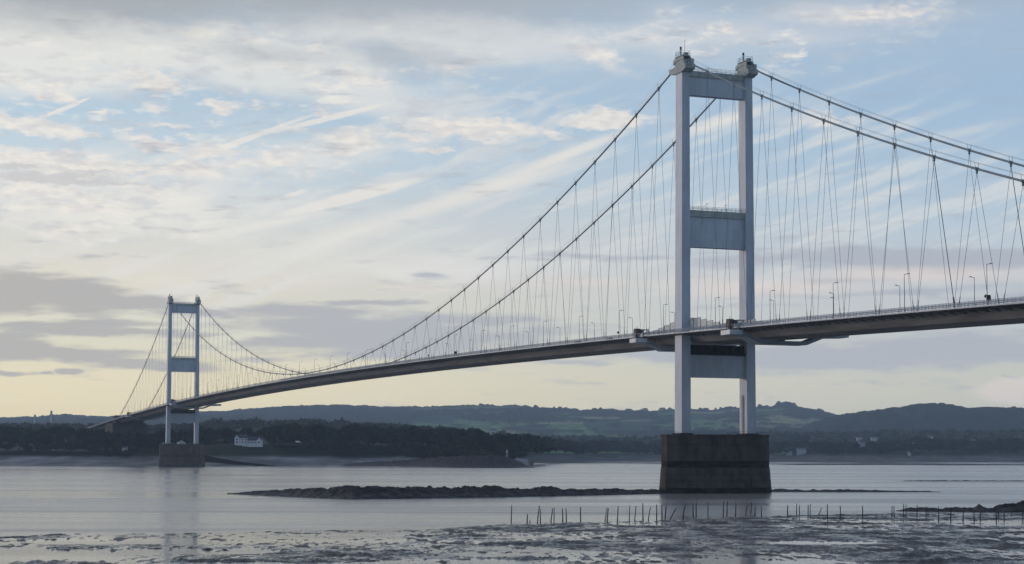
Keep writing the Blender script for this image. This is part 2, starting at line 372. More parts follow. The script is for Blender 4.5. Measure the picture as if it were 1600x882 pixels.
# deck
deck = empty('deck', (0, 0, 0), 0, bridge)
T0, T1 = -1620.0, 300.0
ts = np.arange(T0, T1 + .1, 4.574)
sec = [(-11.4, .25), (-11.45, -.3), (-8.0, -2.95), (8.0, -2.95), (11.45, -.3), (11.4, .25)]
mb = MB(); k = len(sec)
for t in ts:
    z = deckz(t)
    for (q, dz) in sec: mb.v.append(L(t, q, z + dz))
for i in range(len(ts) - 1):
    for j in range(k):
        jj = (j + 1) % k; mb.f.append((i * k + j, i * k + jj, i * k + k + jj, i * k + k + j))
mb.build('box_girder', M['deck'], deck)
for s in (-1, 1):
    mb = MB(); mf = MB()
    secw = [(11.5, -.02), (15.85, -.02), (15.85, -.27), (11.5, -.27)]
    for t in ts:
        z = deckz(t)
        for (q, dz) in secw: mb.v.append(L(t, s * q, z + dz))
    for i in range(len(ts) - 1):
        for j in range(4):
            jj = (j + 1) % 4; mb.f.append((i * 4 + j, i * 4 + jj, i * 4 + 4 + jj, i * 4 + 4 + j))
    for t in ts:
        z = deckz(t)
        a = [L(t - .12, s * 15.8, z - .28), L(t - .12, s * 11.46, z - .28), L(t - .12, s * 10.3, z - 1.25), L(t - .12, s * 15.8, z - .42)]
        b = [L(t + .12, s * 15.8, z - .28), L(t + .12, s * 11.46, z - .28), L(t + .12, s * 10.3, z - 1.25), L(t + .12, s * 15.8, z - .42)]
        mb.hexa(a, b)
    mb.build('footway', M['deck'], deck)
    secf = [(15.87, .08), (16.05, .08), (16.05, -.26), (15.87, -.26)]
    for t in ts:
        z = deckz(t)
        for (q, dz) in secf: mf.v.append(L(t, s * q, z + dz))
    for i in range(len(ts) - 1):
        for j in range(4):
            jj = (j + 1) % 4; mf.f.append((i * 4 + j, i * 4 + jj, i * 4 + 4 + jj, i * 4 + 4 + j))
    mf.build('fascia', M['fascia'], deck)
    for (qq, h, rails, step, nm, rr) in ((15.9, 1.3, (.35, .7, 1.0, 1.3), 1.53, 'parapet', .045), (11.1, 1.35, (.55, .95, 1.35), 3.05, 'crash_barrier', .07)):
        mb = MB(); tt = np.arange(-1500, T1, step)
        for i, t in enumerate(tt):
            z = deckz(t); x = s * qq; y = -t
            mb.box(x - .05, x + .05, y - .06, y + .06, z + .02, z + h)
            if nm == 'parapet' and t > -560:
                for e in range(1, 6): mb.box(x - .015, x + .015, y - e * step / 6 - .02, y - e * step / 6 + .02, z + .2, z + h)
        t2 = np.arange(-1500, T1, 9.15)
        for rz in rails: mb.path([L(t, s * qq, deckz(t) + rz) for t in t2], rr, 4)
        mb.build(nm, M['rail'], deck)
mb = MB()
for i in range(len(ts) - 1): mb.quad([L(ts[i], -10.6, deckz(ts[i]) + .262), L(ts[i], 10.6, deckz(ts[i]) + .262), L(ts[i + 1], 10.6, deckz(ts[i + 1]) + .262), L(ts[i + 1], -10.6, deckz(ts[i + 1]) + .262)])
mb.build('road_surface', M['asphalt'], deck)
for t0 in (0, -SP):                      # stepped wind screens by the towers
    for s in (-1, 1):
        for k, (a, b, h) in enumerate(((-3.6, 4.0, 5.1), (4, 9.2, 5.0), (9.2, 13.6, 4.3), (13.6, 18, 3.6), (18, 22.4, 2.9), (22.4, 26.8, 2.3), (26.8, 31.2, 1.8), (-9, -3.6, 5.0), (-13.4, -9, 4.3), (-17.8, -13.4, 3.6), (-22.2, -17.8, 2.9), (-26.6, -22.2, 2.3), (-31, -26.6, 1.8))):
            mb = MB(); z = deckz(t0 + (a + b) / 2); x = s * 10.2
            mb.box(x - .03, x + .03, -(t0 + b) + .1, -(t0 + a) - .1, z + .9, z + h - .1)
            pn = mb.build('wind_screen', M['screen'], deck)
            # frame belongs to the same panel
            mb = MB()
            for tt in (a, b): mb.box(x - .09, x + .09, -(t0 + tt) - .08, -(t0 + tt) + .08, z + .2, z + h)
            mb.box(x - .07, x + .07, -(t0 + b), -(t0 + a), z + h - .1, z + h)
            me = pn.data; fr = mb.build('f', M['rail'])
            import bmesh
            bm = bmesh.new(); bm.from_mesh(me); n0 = len(bm.faces); bm.from_mesh(fr.data); bm.faces.ensure_lookup_table()
            for fi in range(n0, len(bm.faces)): bm.faces[fi].material_index = 1
            bm.to_mesh(me); bm.free(); me.materials.append(M['rail']); bpy.data.objects.remove(fr)

# cables, clamps, hand ropes
CLM = [-(k * SP / 54) for k in range(1, 54)]; CLS = [k * SD / 17 for k in range(1, 17)]
def cq(t): return 11.85
for s in (-1, 1):
    mb = MB(); q = s * 11.85
    tt = sorted(set([-SP - SD + k * SD / 34 for k in range(35)] + [-SP + k * SP / 108 for k in range(109)] + [k * SD / 34 for k in range(35)]))
    mb.path([L(t, q, cablez(t)) for t in tt], .29, 10)
    for t in CLM + CLS + [-SP - c for c in CLS]:
        e = .55; a = Vector(L(t - e, q, cablez(t - e))); b = Vector(L(t + e, q, cablez(t + e))); mb.tube(a, b, .42, k=10)
        z = cablez(t); mb.box(q - .14, q + .14, -t - .3, -t + .3, z - 1.15, z - .3)
    c = mb.build('main_cable', M['cable'], bridge, smooth=True)
    mb = MB()
    for e in (-1, 1):
        for rng_ in ([0] + CLS + [SD], [0] + CLM + [-SP], [-SP] + [-SP - c_ for c_ in CLS] + [-SP - SD]):
            mb.path([L(t, q + e * .62, cablez(t) + 1.5) for t in rng_], .028, 4)
        for t in CLM + CLS + [-SP - c_ for c_ in CLS]:
            mb.tube(L(t, q + e * .35, cablez(t)), L(t, q + e * .62, cablez(t) + 1.6), .055, k=4)
    mb.build('hand_rope', M['rope'], c)

# hangers: V-shaped pairs
hang = []
def hang_span(cl, sgn, base):
    pts = cl
    for i, t in enumerate(pts):
        for e in (-1, 1):
            for s in (-1, 1):
                d = abs(pts[0] - base)
                hang.append((t, t + e * (d / 2 - .75), s))
hang_span(CLM, -1, 0); hang_span(CLS, 1, 0); hang_span([-SP - c for c in CLS], -1, -SP)
def size_in_photo(h):
    t, tb, s = h; x, y, z = W(t, s * 11.85, 0)
    u = x / y
    if abs(u) > .30: return 0
    return max(.1, cablez(t) - deckz(tb)) / y
hang.sort(key=lambda h: -size_in_photo(h))
def hanger_mesh(mb, h, r):
    t, tb, s = h; q = s * 11.85; a = Vector(L(t, q, cablez(t) - .9)); b = Vector(L(tb, q, deckz(tb) + .1))
    if a.z - b.z < 1: return
    d = (a - b).normalized(); n = min(3.2, (a.z - b.z) * .4)
    mb.tube(a, b, r, k=5); mb.tube(b, b + d * n, r * 2.0, k=6); mb.tube(b + d * (n * .35), b + d * (n * .6), r * 3.0, k=6)
for h in hang[:100]:
    mb = MB(); thick = (h[2] < 0 and ((abs(h[0] - CLS[7]) < .1) and h[1] > h[0])) or (h[2] > 0 and abs(h[0] - CLS[7]) < .1 and h[1] > h[0])
    hanger_mesh(mb, h, .1 if thick else .05); o = mb.build('hanger', M['rope'], bridge)
    if thick: o['label'] = 'thicker darker hanger rope'
mb = MB()
for h in hang[100:]: hanger_mesh(mb, h, .05)
o = mb.build('hanger', M['rope'], bridge); o['kind'] = 'stuff'

# far anchorage
ax = -SP - SD
for t0, fl in ((ax, 0), ):
    mb = MB(); z = deckz(t0) - 3.05
    mb.prism([(-(t0 + 6), 4), (-(t0 + 6), z - 3), (-(t0 + 2), z), (-(t0 - 46), z - .6), (-(t0 - 60), 4)], -17.2, 17.2, 'x')
    an = mb.build('anchorage', M['anchor'], bridge)
    for s in (-1, 1):
        mb = MB(); mb.prism([(-(t0 + 4), z), (-(t0 + 2), deckz(t0) + 4.6), (-(t0 - 9), deckz(t0) + 3.6), (-(t0 - 12), z)], s * 11.85 - 2.6, s * 11.85 + 2.6, 'x')
        mb.build('cable_housing', M['anchor'], an)
for k in range(5):
    t0 = ax - 100 - 55 * k
    mb = MB(); mb.box(-7, 7, -t0 - 1.2, -t0 + 1.2, 4, deckz(t0) - 3.05); mb.build('viaduct_pier', M['anchor'], bridge)

# ------------------------------------------------------------------ lamp posts on the bridge
def make_lamp():
    o = empty('lamp_post', (0, 0, 0))
    mb = MB(); mb.tube((0, 0, 0), (0, 0, 1.6), .15, .13, 8); mb.tube((0, 0, 1.6), (0, 0, 10.4), .1, .06, 8); mb.build('pole', M['lamp'], o)
    mb = MB(); mb.tube((0, 0, 10.35), (1.3, 0, 10.55), .06, k=6); mb.build('arm', M['lamp'], o)
    mb = MB(); mb.prism([(.8, 10.48), (1.75, 10.56), (1.75, 10.64), (1.2, 10.7), (.8, 10.6)], -.12, .12); mb.build('lamp_head', M['lamp'], o)
    return o
def copy_tree(o, parent=None):
    c = o.copy(); COL.objects.link(c); c.parent = parent
    for ch in list(o.children): copy_tree(ch, c)
    return c
proto = make_lamp(); used = False; near_lamps = []
near_t = [163.7, 128.1, 92.6, 56.5, 21.0, -17.1]; near_t += [-53.7 - 36.593 * k for k in range(34)]
far_t = [164, 127.5, 92.0, 56.0, 19.0, -16.8]; far_t += [-54 - 36.593 * k for k in range(34)]
ordn = ['first', 'second', 'third', 'fourth', 'fifth', 'sixth', 'seventh', 'eighth', 'ninth', 'tenth', 'eleventh', 'twelfth', 'thirteenth', 'fourteenth', 'fifteenth', 'sixteenth', 'seventeenth', 'eighteenth', 'nineteenth', 'twentieth', 'twenty first', 'twenty second', 'twenty third', 'twenty fourth', 'twenty fifth', 'twenty sixth', 'twenty seventh', 'twenty eighth', 'twenty ninth', 'thirtieth']
def lamp_label(side, t):
    base = 'lamp post on the %s deck edge, ' % ('nearer' if side < 0 else 'farther')
    if t > 0:
        n = sum(1 for v in (near_t if side < 0 else far_t) if 0 < v < t - 1); return base + ordn[n] + ' right of the near tower'
    if t > -SP / 2:
        n = sum(1 for v in (near_t if side < 0 else far_t) if 0 > v > t + 1); return base + ordn[n] + ' left of the near tower'
    if t > -SP:
        n = sum(1 for v in (near_t if side < 0 else far_t) if -SP < v < t - 1); return base + ordn[n] + ' right of the far tower'
    n = sum(1 for v in (near_t if side < 0 else far_t) if -SP > v > t + 1); return base + ordn[n] + ' left of the far tower'
for side, lst, q in ((-1, near_t, -12.2), (1, far_t, 11.6)):
    if side < 0: q = -10.9
    for t in lst:
        if t < -1330: continue
        if side < 0:
            q = -10.9
        w = W(t, q, deckz(t) + .25)
        o = proto if not used else copy_tree(proto); used = True
        o.location = w; o.rotation_euler.z = ROT + (0 if side < 0 else math.pi)
        tag(o, lamp_label(side, t), 'lamp post', 'lamp posts along the bridge deck')
        if side < 0: near_lamps.append((t, o))
for t, o in near_lamps:
    lab = {0: 'lamp post with a round black box near its foot beside the dark sign', 1: 'lamp post with a round black box, just left of the near tower gantry', 2: 'lamp post with a round black box in the middle of the main span'}
    for k, tt in enumerate((163.7, -53.7, -53.7 - 36.593 * 6)):
        if abs(t - tt) < 1:
            mb = MB(); mb.tube((-.32, -.25, 2.5), (-.32, .25, 2.5), .4, k=10); mb.build('round_box', M['black'], o); o['label'] = lab[k]
    if abs(t - 92.6) < 1:
        mb = MB(); mb.tube((0, 0, 6.2), (-.9, 0, 6.25), .1, k=6); mb.build('camera_bracket', M['lamp'], o)
        o['label'] = 'lamp post with a small bracket halfway up, third right of the near tower'

# small dark signs on the walkway
def sign(t, q, label):
    o = empty('sign', W(t, q, deckz(t)), ROT)
    mb = MB(); mb.tube((0, 0, 0), (0, 0, 1.6), .08, k=6); mb.build('post', M['lamp'], o)
    mb = MB(); w = .62
    mb.prism([(-w, 1.7), (-w + .15, 1.5), (w - .15, 1.5), (w, 1.7), (w, 2.75), (w - .15, 2.95), (-w + .15, 2.95), (-w, 2.75)], -.12, .12); mb.build('sign_panel', M['black'], o)
    tag(o, label, 'sign', 'dark rounded signs on the bridge walkway')
sign(165.2, -11.6, 'black rounded sign beside the rightmost lamp post on the bridge')
sign(-232, -11.8, 'small black sign low on the deck left of centre of the main span')

# cars behind the parapet
def car(t, q, label, col):
    o = empty('car', W(t, q, deckz(t) + .27), ROT)
    body = mat('car_paint', col, .3, .5, var=.1, vscale=(1, 1, 1))
    mb = MB(); mb.prism([(-2.15, .35), (2.15, .35), (2.2, .75), (1.3, .95), (-1.9, .98), (-2.2, .8)], -.88, .88, 'x'); mb.build('body', body, o)
    mb = MB(); mb.prism([(-1.8, .96), (1.2, .94), (.55, 1.45), (-1.2, 1.48)], -.78, .78, 'x'); mb.build('cabin', M['glass'], o)
    for y in (-1.35, 1.35):
        for x in (-.8, .8): mb = MB(); mb.tube((x - .1, y, .33), (x + .1, y, .33), .33, k=12); mb.build('wheel', M['black'], o)
    tag(o, label, 'car', 'cars crossing the bridge')
car(-70, -7.5, 'dark car on the deck just left of the near tower lamp with the round box', (.03, .03, .035))
car(-100, -7.5, 'grey car further along the deck, left of the dark car', (.12, .13, .14))

# ------------------------------------------------------------------ maintenance gantries slung under the deck
def gantry(t0, wid, q0, q1, label):
    z = deckz(t0); o = empty('maintenance_gantry', W(t0, 0, z), ROT)
    h = wid / 2; th = 1.0
    prof = [(q0, -1.35), (-14.2, -1.6), (-8.6, -4.0), (7.6, -4.0), (14.0, -1.6), (q1, -1.3)]
    mb = MB()
    for i in range(len(prof) - 1):
        (a, za), (b, zb) = prof[i], prof[i + 1]
        for y0, y1 in ((-h, -h + .25), (h - .25, h)):
            mb.hexa([(a, y0, za - 1.0), (b, y0, zb - 1.0), (b, y1, zb - 1.0), (a, y1, za - 1.0)], [(a, y0, za + .02), (b, y0, zb + .02), (b, y1, zb + .02), (a, y1, za + .02)])
        mb.hexa([(a, -h, za - 1.05), (b, -h, zb - 1.05), (b, h, zb - 1.05), (a, h, za - 1.05)], [(a, -h, za - .85), (b, -h, zb - .85), (b, h, zb - .85), (a, h, za - .85)])
    mb.build('truss', M['gantry'], o)
    for s, (qa, qb) in ((-1, (q0, -15.2)), (1, (15.0, q1))):
        mb = MB(); za = -1.3
        for yy in (-h - .06, h + .02):
            n = 8
            for k in range(n):
                xa = qa + (qb - qa) * k / n; xb = qa + (qb - qa) * (k + 1) / n; mb.box(xa + .06, xb - .06, yy, yy + .05, -2.35, za + .35)
        for k in range(6):
            ya = -h + wid * k / 6; yb = -h + wid * (k + 1) / 6; xe = q0 - .06 if s < 0 else q1 + .02; mb.box(xe, xe + .05, ya + .05, yb - .05, -2.35, za + .35)
        mb.build('end_platform', M['panel_white'] if s < 0 else M['gantry'], o)
    for y in (-h + .4, h - .4):
        for q in ((-15.7 - .9, -17.6) if True else ()):
            pass
    mb = MB()
    for y in (-h + .5, h - .5):
        for q in (-16.5, -14.6): mb.tube((q, y, -1.3), (q, y, 2.2), .14, k=6)
        mb.tube((-16.6, y, 2.1), (-14.2, y, 2.1), .14, k=6); mb.tube((-16.5, y, -.2), (-14.6, y, 2.1), .09, k=6)
    for q in (-16.5, -14.6): mb.tube((q, -h + .5, 2.1), (q, h - .5, 2.1), .12, k=6)
    mb.build('hanging_frame', M['gantry'], o)
    mb = MB()
    mb.box(-18.7, -17.3, -.9, .9, .9, 2.5); mb.box(-18.5, -17.5, -.7, .5, -1.3, .2); mb.tube((-18.6, -1, -1.3), (-18.6, -1, 2.5), .12, k=5); mb.tube((-17.3, -1, -1.3), (-17.3, -1, 2.5), .12, k=5); mb.tube((-18.6, 1, -1.3), (-18.6, 1, 2.5), .12, k=5); mb.tube((-17.3, 1, -1.3), (-17.3, 1, 2.5), .12, k=5); mb.box(-18.8, -17.2, -1.1, 1.1, .35, .55); mb.box(-16.9, -15.6, -.8, .8, 1.2, 2.3); mb.tube((-17.6, .6, 2.4), (-17.6, .6, 3.4), .08, k=5)
    mb.build('winch_cabin', M['rust'], o)
    mb = MB(); mb.tube((14.2, 0, -1.6), (14.2, 0, -.3), .14, k=6); mb.tube((16.4, 0, -1.4), (16.4, 0, .9), .14, k=6); mb.tube((14.2, 0, -.3), (16.4, 0, .9), .1, k=6)
    mb.tube((-11, 0, -2.6), (-11, 0, -1.2), .14, k=6); mb.tube((11, 0, -2.6), (11, 0, -1.2), .14, k=6); mb.box(-.9, .9, -.8, .8, -4.0, -3.5)
    mb.build('runner', M['dark_steel'], o)
    tag(o, label, 'gantry', 'maintenance gantries slung under the deck')
gantry(44, 6, -19.5, 22.5, 'blue grey maintenance gantry slung under the deck just right of the near tower')
gantry(-23.5, 5, -19.5, 21, 'maintenance gantry with a rusty winch just left of the near tower')
gantry(-936, 6, -19.5, 22.5, 'maintenance gantry under the deck just right of the far tower')
gantry(-1180, 6, -19.5, 21, 'maintenance gantry under the side span left of the far tower')

# cradle on the cable by the far tower
tcr = -955.0; zc = cablez(tcr); o = empty('cable_cradle', W(tcr, -11.85, zc), ROT)
mb = MB(); mb.box(-.9, .9, -1.5, 1.5, -3.0, -2.8)
for x in (-.9, .9):
    for y in (-1.5, 0, 1.5): mb.tube((x, y, -2.8), (x, y, -1.7), .06, k=4)
    mb.tube((x, -1.5, -1.7), (x, 1.5, -1.7), .06, k=4)
mb.box(-.7, .7, -1.2, 1.2, -2.8, -1.8); mb.build('basket', M['paint_stain'], o)
mb = MB(); mb.tube((-.9, 0, -1.7), (0, 0, .6), .08, k=4); mb.tube((.9, 0, -1.7), (0, 0, .6), .08, k=4); mb.box(-.4, .4, -1, 1, .35, .9); mb.build('trolley', M['dark_steel'], o)
tag(o, 'small maintenance cradle hanging on the cable just right of the far tower head', 'cradle')
# ------------------------------------------------------------------ water and river bed
def sheet(name, x0, x1, y0, y1, z, m):
    mb = MB(); mb.quad([(x0, y0, z), (x1, y0, z), (x1, y1, z), (x0, y1, z)]); o = mb.build(name, m); o['kind'] = 'structure'; return o
sheet('river_water', -9000, 9000, -400, 9000, 0, M['water'])
sheet('ground', -30000, 30000, -20000, 30000, -3, M['mud'])

# ------------------------------------------------------------------ far banks and hills: one height field
SHORE = [(-3000, 1500), (-600, 1500), (0, 1547), (240, 1556), (300, 1548), (340, 1540), (450, 1590), (600, 1620), (700, 1540), (790, 1530), (826, 1556), (836, 1700), (850, 1810), (1000, 1830), (1600, 1830), (4000, 1850)]
LAND = [(-3000, 13), (150, 13.5), (200, 15), (320, 19), (360, 21), (600, 20), (700, 17), (800, 13.5), (830, 12), (900, 9.5), (4000, 9.5)]
MIDZ = [(-3000, 40), (0, 38), (160, 38), (320, 50), (600, 52), (700, 42), (830, 40), (1000, 38), (1205, 44), (1400, 50), (1600, 52), (4000, 50)]
RPX = [(-3000, 660), (0, 657), (60, 655), (100, 652), (150, 654), (170, 655), (230, 651), (310, 648.5), (360, 646), (420, 641), (470, 638.5), (520, 637), (560, 638), (620, 640.5), (700, 639), (740, 637.5), (830, 638), (850, 641), (900, 644), (950, 644.5), (1000, 645), (1050, 644), (1080, 643.5), (1110, 645), (1150, 642), (1180, 640.5), (1205, 640), (1225, 638), (1250, 640), (1280, 646), (1310, 653), (1340, 662), (1500, 680), (4000, 690)]
HPX = [(-3000, 800), (1150, 720), (1250, 672), (1290, 658), (1310, 652.5), (1340, 649), (1370, 645), (1400, 641.5), (1420, 638), (1450, 635), (1470, 634), (1490, 637), (1510, 641), (1540, 641.5), (1570, 641), (1600, 644), (1700, 650), (4000, 660)]
YR, YH = 8200.0, 6000.0
pxs = np.array([800 + F * u for u in np.linspace(-.62, .62, 10)])
def px_of(u): return 800 + F * u + 2.0
def _zc(px, py, Y): 
    yh = 706.4 + .0025 * (px - 800); return EYE + (yh - py) / F * Y * 1.0
# forest mask: woods over the top of the ridges, patches elsewhere
def forest(x, y, px):
    n = fbm(x / 420.0, y / 600.0, 4, 5); top = interp(px, [(0, 1), (560, 1), (640, .3), (830, .42), (900, .2), (1050, .15), (1280, .5), (1310, 1), (1700, 1)])
    return sm((n - .5 + (top - .42) * .55) / .06 + .5)
def height(x, y, full=True):
    u = x / y; px = px_of(u)
    sh = interp(px, SHORE) + 14 * (fbm(px / 37.0, y * 0 + 3, 3, 9) - .5) * (px < 826) + (fbm(px / 60.0, px * 0, 3, 2) - .5) * 10
    s = y - sh; land = interp(px, LAND)
    left = interp(px, [(826, 1), (836, 0)])
    beach = np.interp(s, [-300, 0, 30, 70, 125, 165], [-4, 0, 1.2, 3.6, 7.5, 1]) ; beach = np.where(s > 125, 7.5 + (land - 7.5) * sm((s - 125) / 50), beach)
    n = fbm(x / 45.0, y / 30.0, 5, 21); n2 = fbm(x / 230.0, y / 25.0, 4, 33)
    beach = beach + np.clip(s / 40, 0, 1) * (1 - sm((s - 130) / 40)) * ((n - .5) * 2.6)
    flat = np.interp(s, [-300, -30, 0, 60, 800, 1020, 1130], [-3, -.3, -.28, -.22, .1, 4.0, 8]); flat = flat + (n2 - .5) * 1.6 * (1 - sm((s - 700) / 200)) * np.clip((s + 30) / 60, 0, 1)
    flat = np.where(s > 1130, 8 + (land - 8) * sm((s - 1130) / 100), flat)
    h = beach * left + flat * (1 - left)
    # inland
    y0 = np.where(left > .5, 1800.0, 3050.0); midY = np.where(left > .5, 3000.0, 4300.0)
    m = interp(px, MIDZ); rz = _zc(px, interp(px, RPX), YR); hz = _zc(px, interp(px, HPX), YH)
    h = h + (m - land) * sm((y - y0) / (midY - y0)) * (y > y0)
    rz0 = np.maximum(m, rz)
    h = h + (rz0 - m) * sm((y - 4600) / (YR - 4600)) ** 1.05 * (y > 4600) - .45 * rz0 * sm((y - YR) / 3500) * (y > YR)
    und = (fbm(x / 900.0, y / 900.0, 4, 41) - .5) * 90 * sm((y - 3200) / 1500) * (1 - sm((y - 7000) / 900)); h = h + und * .6
    h2 = hz * np.exp(-(np.abs(y - YH) / 1000.0) ** 2.0); h2 = h2 + (fbm(x / 300.0, y / 300.0, 4, 47) - .5) * 40 * np.exp(-((y - 5400) / 500.0) ** 2)
    h = np.where(y > 3600, np.maximum(h, h2), h)
    if full:
        f = forest(x, y, px) * sm((y - 2600) / 800)
        f = np.maximum(f, (h2 >= h - 1) * (y > 3600) * 1.0)
        f = np.maximum(f, (y > YR - 450) * sm(1 - (px - 830) / 60.0))
        h = h + f * (fbm(x / 28.0, y / 40.0, 3, 61) * 11 + vnoise(x / 11.0, y / 16.0, 8) * 5 + (fbm(x / 34.0, y / 700.0, 4, 19, .65) - .5) * 17 + vnoise(x / 9.0, y / 900.0, 29) * 7 - 6)
        # hedges and copses elsewhere
        c = sm((fbm(x / 90.0, y / 130.0, 3, 71) - .6) / .04); h = h + (1 - f) * c * 9 * sm((y - 3300) / 800)
        # grove of trees on the middle hill top
        g = np.exp(-((px - 1229) / 19.0) ** 6) * np.exp(-((y - YR) / 260.0) ** 4); h = h + g * (14 + vnoise(x / 14.0, y / 14.0, 3) * 9)
        g2 = sm((vnoise(px / 4.0, y * 0, 77) - .45) * 3) * ((px > 835) & (px < 1300)) * (np.abs(y - YR) < 200); h = h + g2 * 9
        return h, f, c
    return h
us = np.unique(np.concatenate([np.linspace(-.62, -.31, 60), np.linspace(-.31, .31, 1150), np.linspace(.31, .62, 60)]))
ys = np.concatenate([np.arange(1460, 1820, 6), np.arange(1820, 3200, 22), np.arange(3200, 8700, 26), np.arange(8700, 9700, 200)])
U, Y = np.meshgrid(us, ys); X = U * Y; H, FO, CP = height(X, Y)
PXG = px_of(U)
cell = 260.0; jx = np.floor(X / cell + .9 * (fbm(X / 500, Y / 500, 2, 90) - .5)); jy = np.floor(Y / (cell * 1.6) + .9 * (fbm(X / 500, Y / 500, 2, 91) - .5))
hsh = vnoise(jx * 7.13 + .5, jy * 5.71 + .5, 101)
c_wood = np.array([.026, .036, .018]); c_f1 = np.array([.18, .30, .10]); c_f2 = np.array([.42, .39, .20]); c_f3 = np.array([.07, .12, .05])
fc = np.where((hsh > .66)[..., None], c_f2, np.where((hsh > .33)[..., None], c_f1, c_f3))
wf = np.clip(FO + CP, 0, 1)[..., None]
colr = fc * (1 - wf) + c_wood * wf
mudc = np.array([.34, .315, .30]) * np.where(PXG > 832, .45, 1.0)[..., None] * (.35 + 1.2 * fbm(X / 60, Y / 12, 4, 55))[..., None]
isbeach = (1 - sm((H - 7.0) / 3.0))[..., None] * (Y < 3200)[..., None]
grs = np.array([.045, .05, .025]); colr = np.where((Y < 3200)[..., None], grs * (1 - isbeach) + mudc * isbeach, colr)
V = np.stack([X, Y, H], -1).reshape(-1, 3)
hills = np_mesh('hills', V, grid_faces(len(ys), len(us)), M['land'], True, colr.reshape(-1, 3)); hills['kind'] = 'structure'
def hz(x, y): return float(height(np.array([x], float), np.array([y], float), False)[0])

# ------------------------------------------------------------------ near mudflat
MUDB = [(-2000, 845), (-400, 842), (0, 838), (60, 834), (130, 832), (170, 835), (250, 832), (400, 830), (490, 827), (600, 829), (700, 825), (760, 821.5), (800, 819), (900, 816), (1000, 813.5), (1100, 810), (1180, 807.5), (1230, 805), (1300, 803.5), (1400, 802), (1500, 800), (1600, 797), (3000, 780)]
us = np.unique(np.concatenate([np.linspace(-.75, -.31, 60), np.linspace(-.31, .31, 1000), np.linspace(.31, .75, 60)]))
ys = np.concatenate([np.arange(60, 195, 4.5), np.arange(195, 300, .42), np.arange(300, 425, .75)])
U, Y = np.meshgrid(us, ys); X = U * Y; PXG = px_of(U)
yb = interp(PXG, MUDB); YB = EYE * F / (yb - (706.4 + .0025 * (PXG - 800)))
d = YB - Y
big = fbm(X / 34.0, Y / 26.0, 4, 201); mid = fbm(X / 5.0 + Y / 30.0, Y / 7.5, 4, 203); fine = fbm(X / .8 + Y / 25.0, Y / 3.2, 4, 205, .62)
left = interp(PXG, [(0, 1), (200, .9), (500, .45), (760, .1), (900, 0)])
Hm = -.9 + .9 * sm((d + 9) / 12.0) + (.0 + .0005 * np.clip(d, 0, 60)) * np.clip(d + 2, 0, 2) / 2 
Hm = Hm + ((big - .5) * .40 + (mid - .5) * .24 + (fine - .5) * .50) * np.clip((d + 8) / 12, 0, 1) + .05 - .09 * left
def pool(px, py, rx, ry, depth=.35, rot=0):       # open pools left by the tide
    global Hm
    cx, cy = ground(px, py); gx = (X - cx + (mid - .5) * rx * .9) / rx; gy = (Y - cy + (fine - .5) * ry * 1.9 + (mid - .5) * ry * 1.6) / ry
    r = np.sqrt(gx ** 2 + gy ** 2); k = sm(1.25 - r); Hm = Hm * (1 - k) + (-.12 - depth * .3) * k
pool(815, 839, 3.4, 6.5); pool(1590, 837, 3.6, 8); pool(790, 866, 5.5, 8); pool(745, 880, 3.5, 7); pool(1130, 876, 4.0, 6); pool(1215, 878, 4, 5)
pool(60, 862, 15, 12); pool(300, 862, 14, 8); pool(190, 845, 14, 9); pool(900, 824, 9, 3.5, 0); pool(1010, 820, 9, 4, 0); pool(1400, 815, 10, 5); pool(1530, 815, 12, 7); pool(1290, 811, 9, 5); pool(1270, 848, 10, 6, 0)
def ridge(px, py, rx, ry, h):
    global Hm
    cx, cy = ground(px, py); r = np.sqrt(((X - cx + (mid - .5) * rx) / rx) ** 2 + ((Y - cy + (mid - .5) * ry * 1.5) / ry) ** 2); Hm = Hm + sm(1.2 - r) * h * 1.25 * (.5 + 1.0 * fine)
ridge(620, 868, 9, 7, .22); ridge(800, 873, 9, 4, .25); ridge(1440, 868, 10, 9, .3); ridge(1530, 850, 6, 6, .25); ridge(1480, 878, 8, 6, .28); ridge(1340, 862, 5, 5, .2); ridge(110, 881, 9, 4, .25); ridge(340, 877, 9, 4, .2); ridge(480, 876, 8, 6, .2); ridge(1040, 858, 7, 5, .16)
ridge(1240, 818, 22, 2.2, .22); ridge(1330, 811, 10, 2, .2); ridge(720, 838, 9, 5, .12); ridge(1500, 826, 14, 3, .16); ridge(870, 850, 10, 6, .14)
# rise to the grassy bank under the photographer
V = np.stack([X, Y, Hm], -1).reshape(-1, 3)
mud = np_mesh('mudflat', V, grid_faces(len(ys), len(us)), M['mud'], True); mud['kind'] = 'structure'
mb = MB(); prof = [(-60, 11.9), (5, 11.9), (9, 11.3), (20, 8.0), (40, 2.6), (62, .1), (70, -2)]
xs = np.linspace(-90, 90, 61); 
for (yy, zz) in prof:
    for xx in xs: mb.v.append((float(xx), yy + 2 * math.sin(xx * .21), zz + (.25 * math.sin(xx * .5 + yy) if 5 < yy < 60 else 0)))
for i in range(len(prof) - 1):
    for j in range(60): a = i * 61 + j; mb.f.append((a, a + 1, a + 62, a + 61))
o = mb.build('bank', M['grass'], smooth=True); o['kind'] = 'structure'

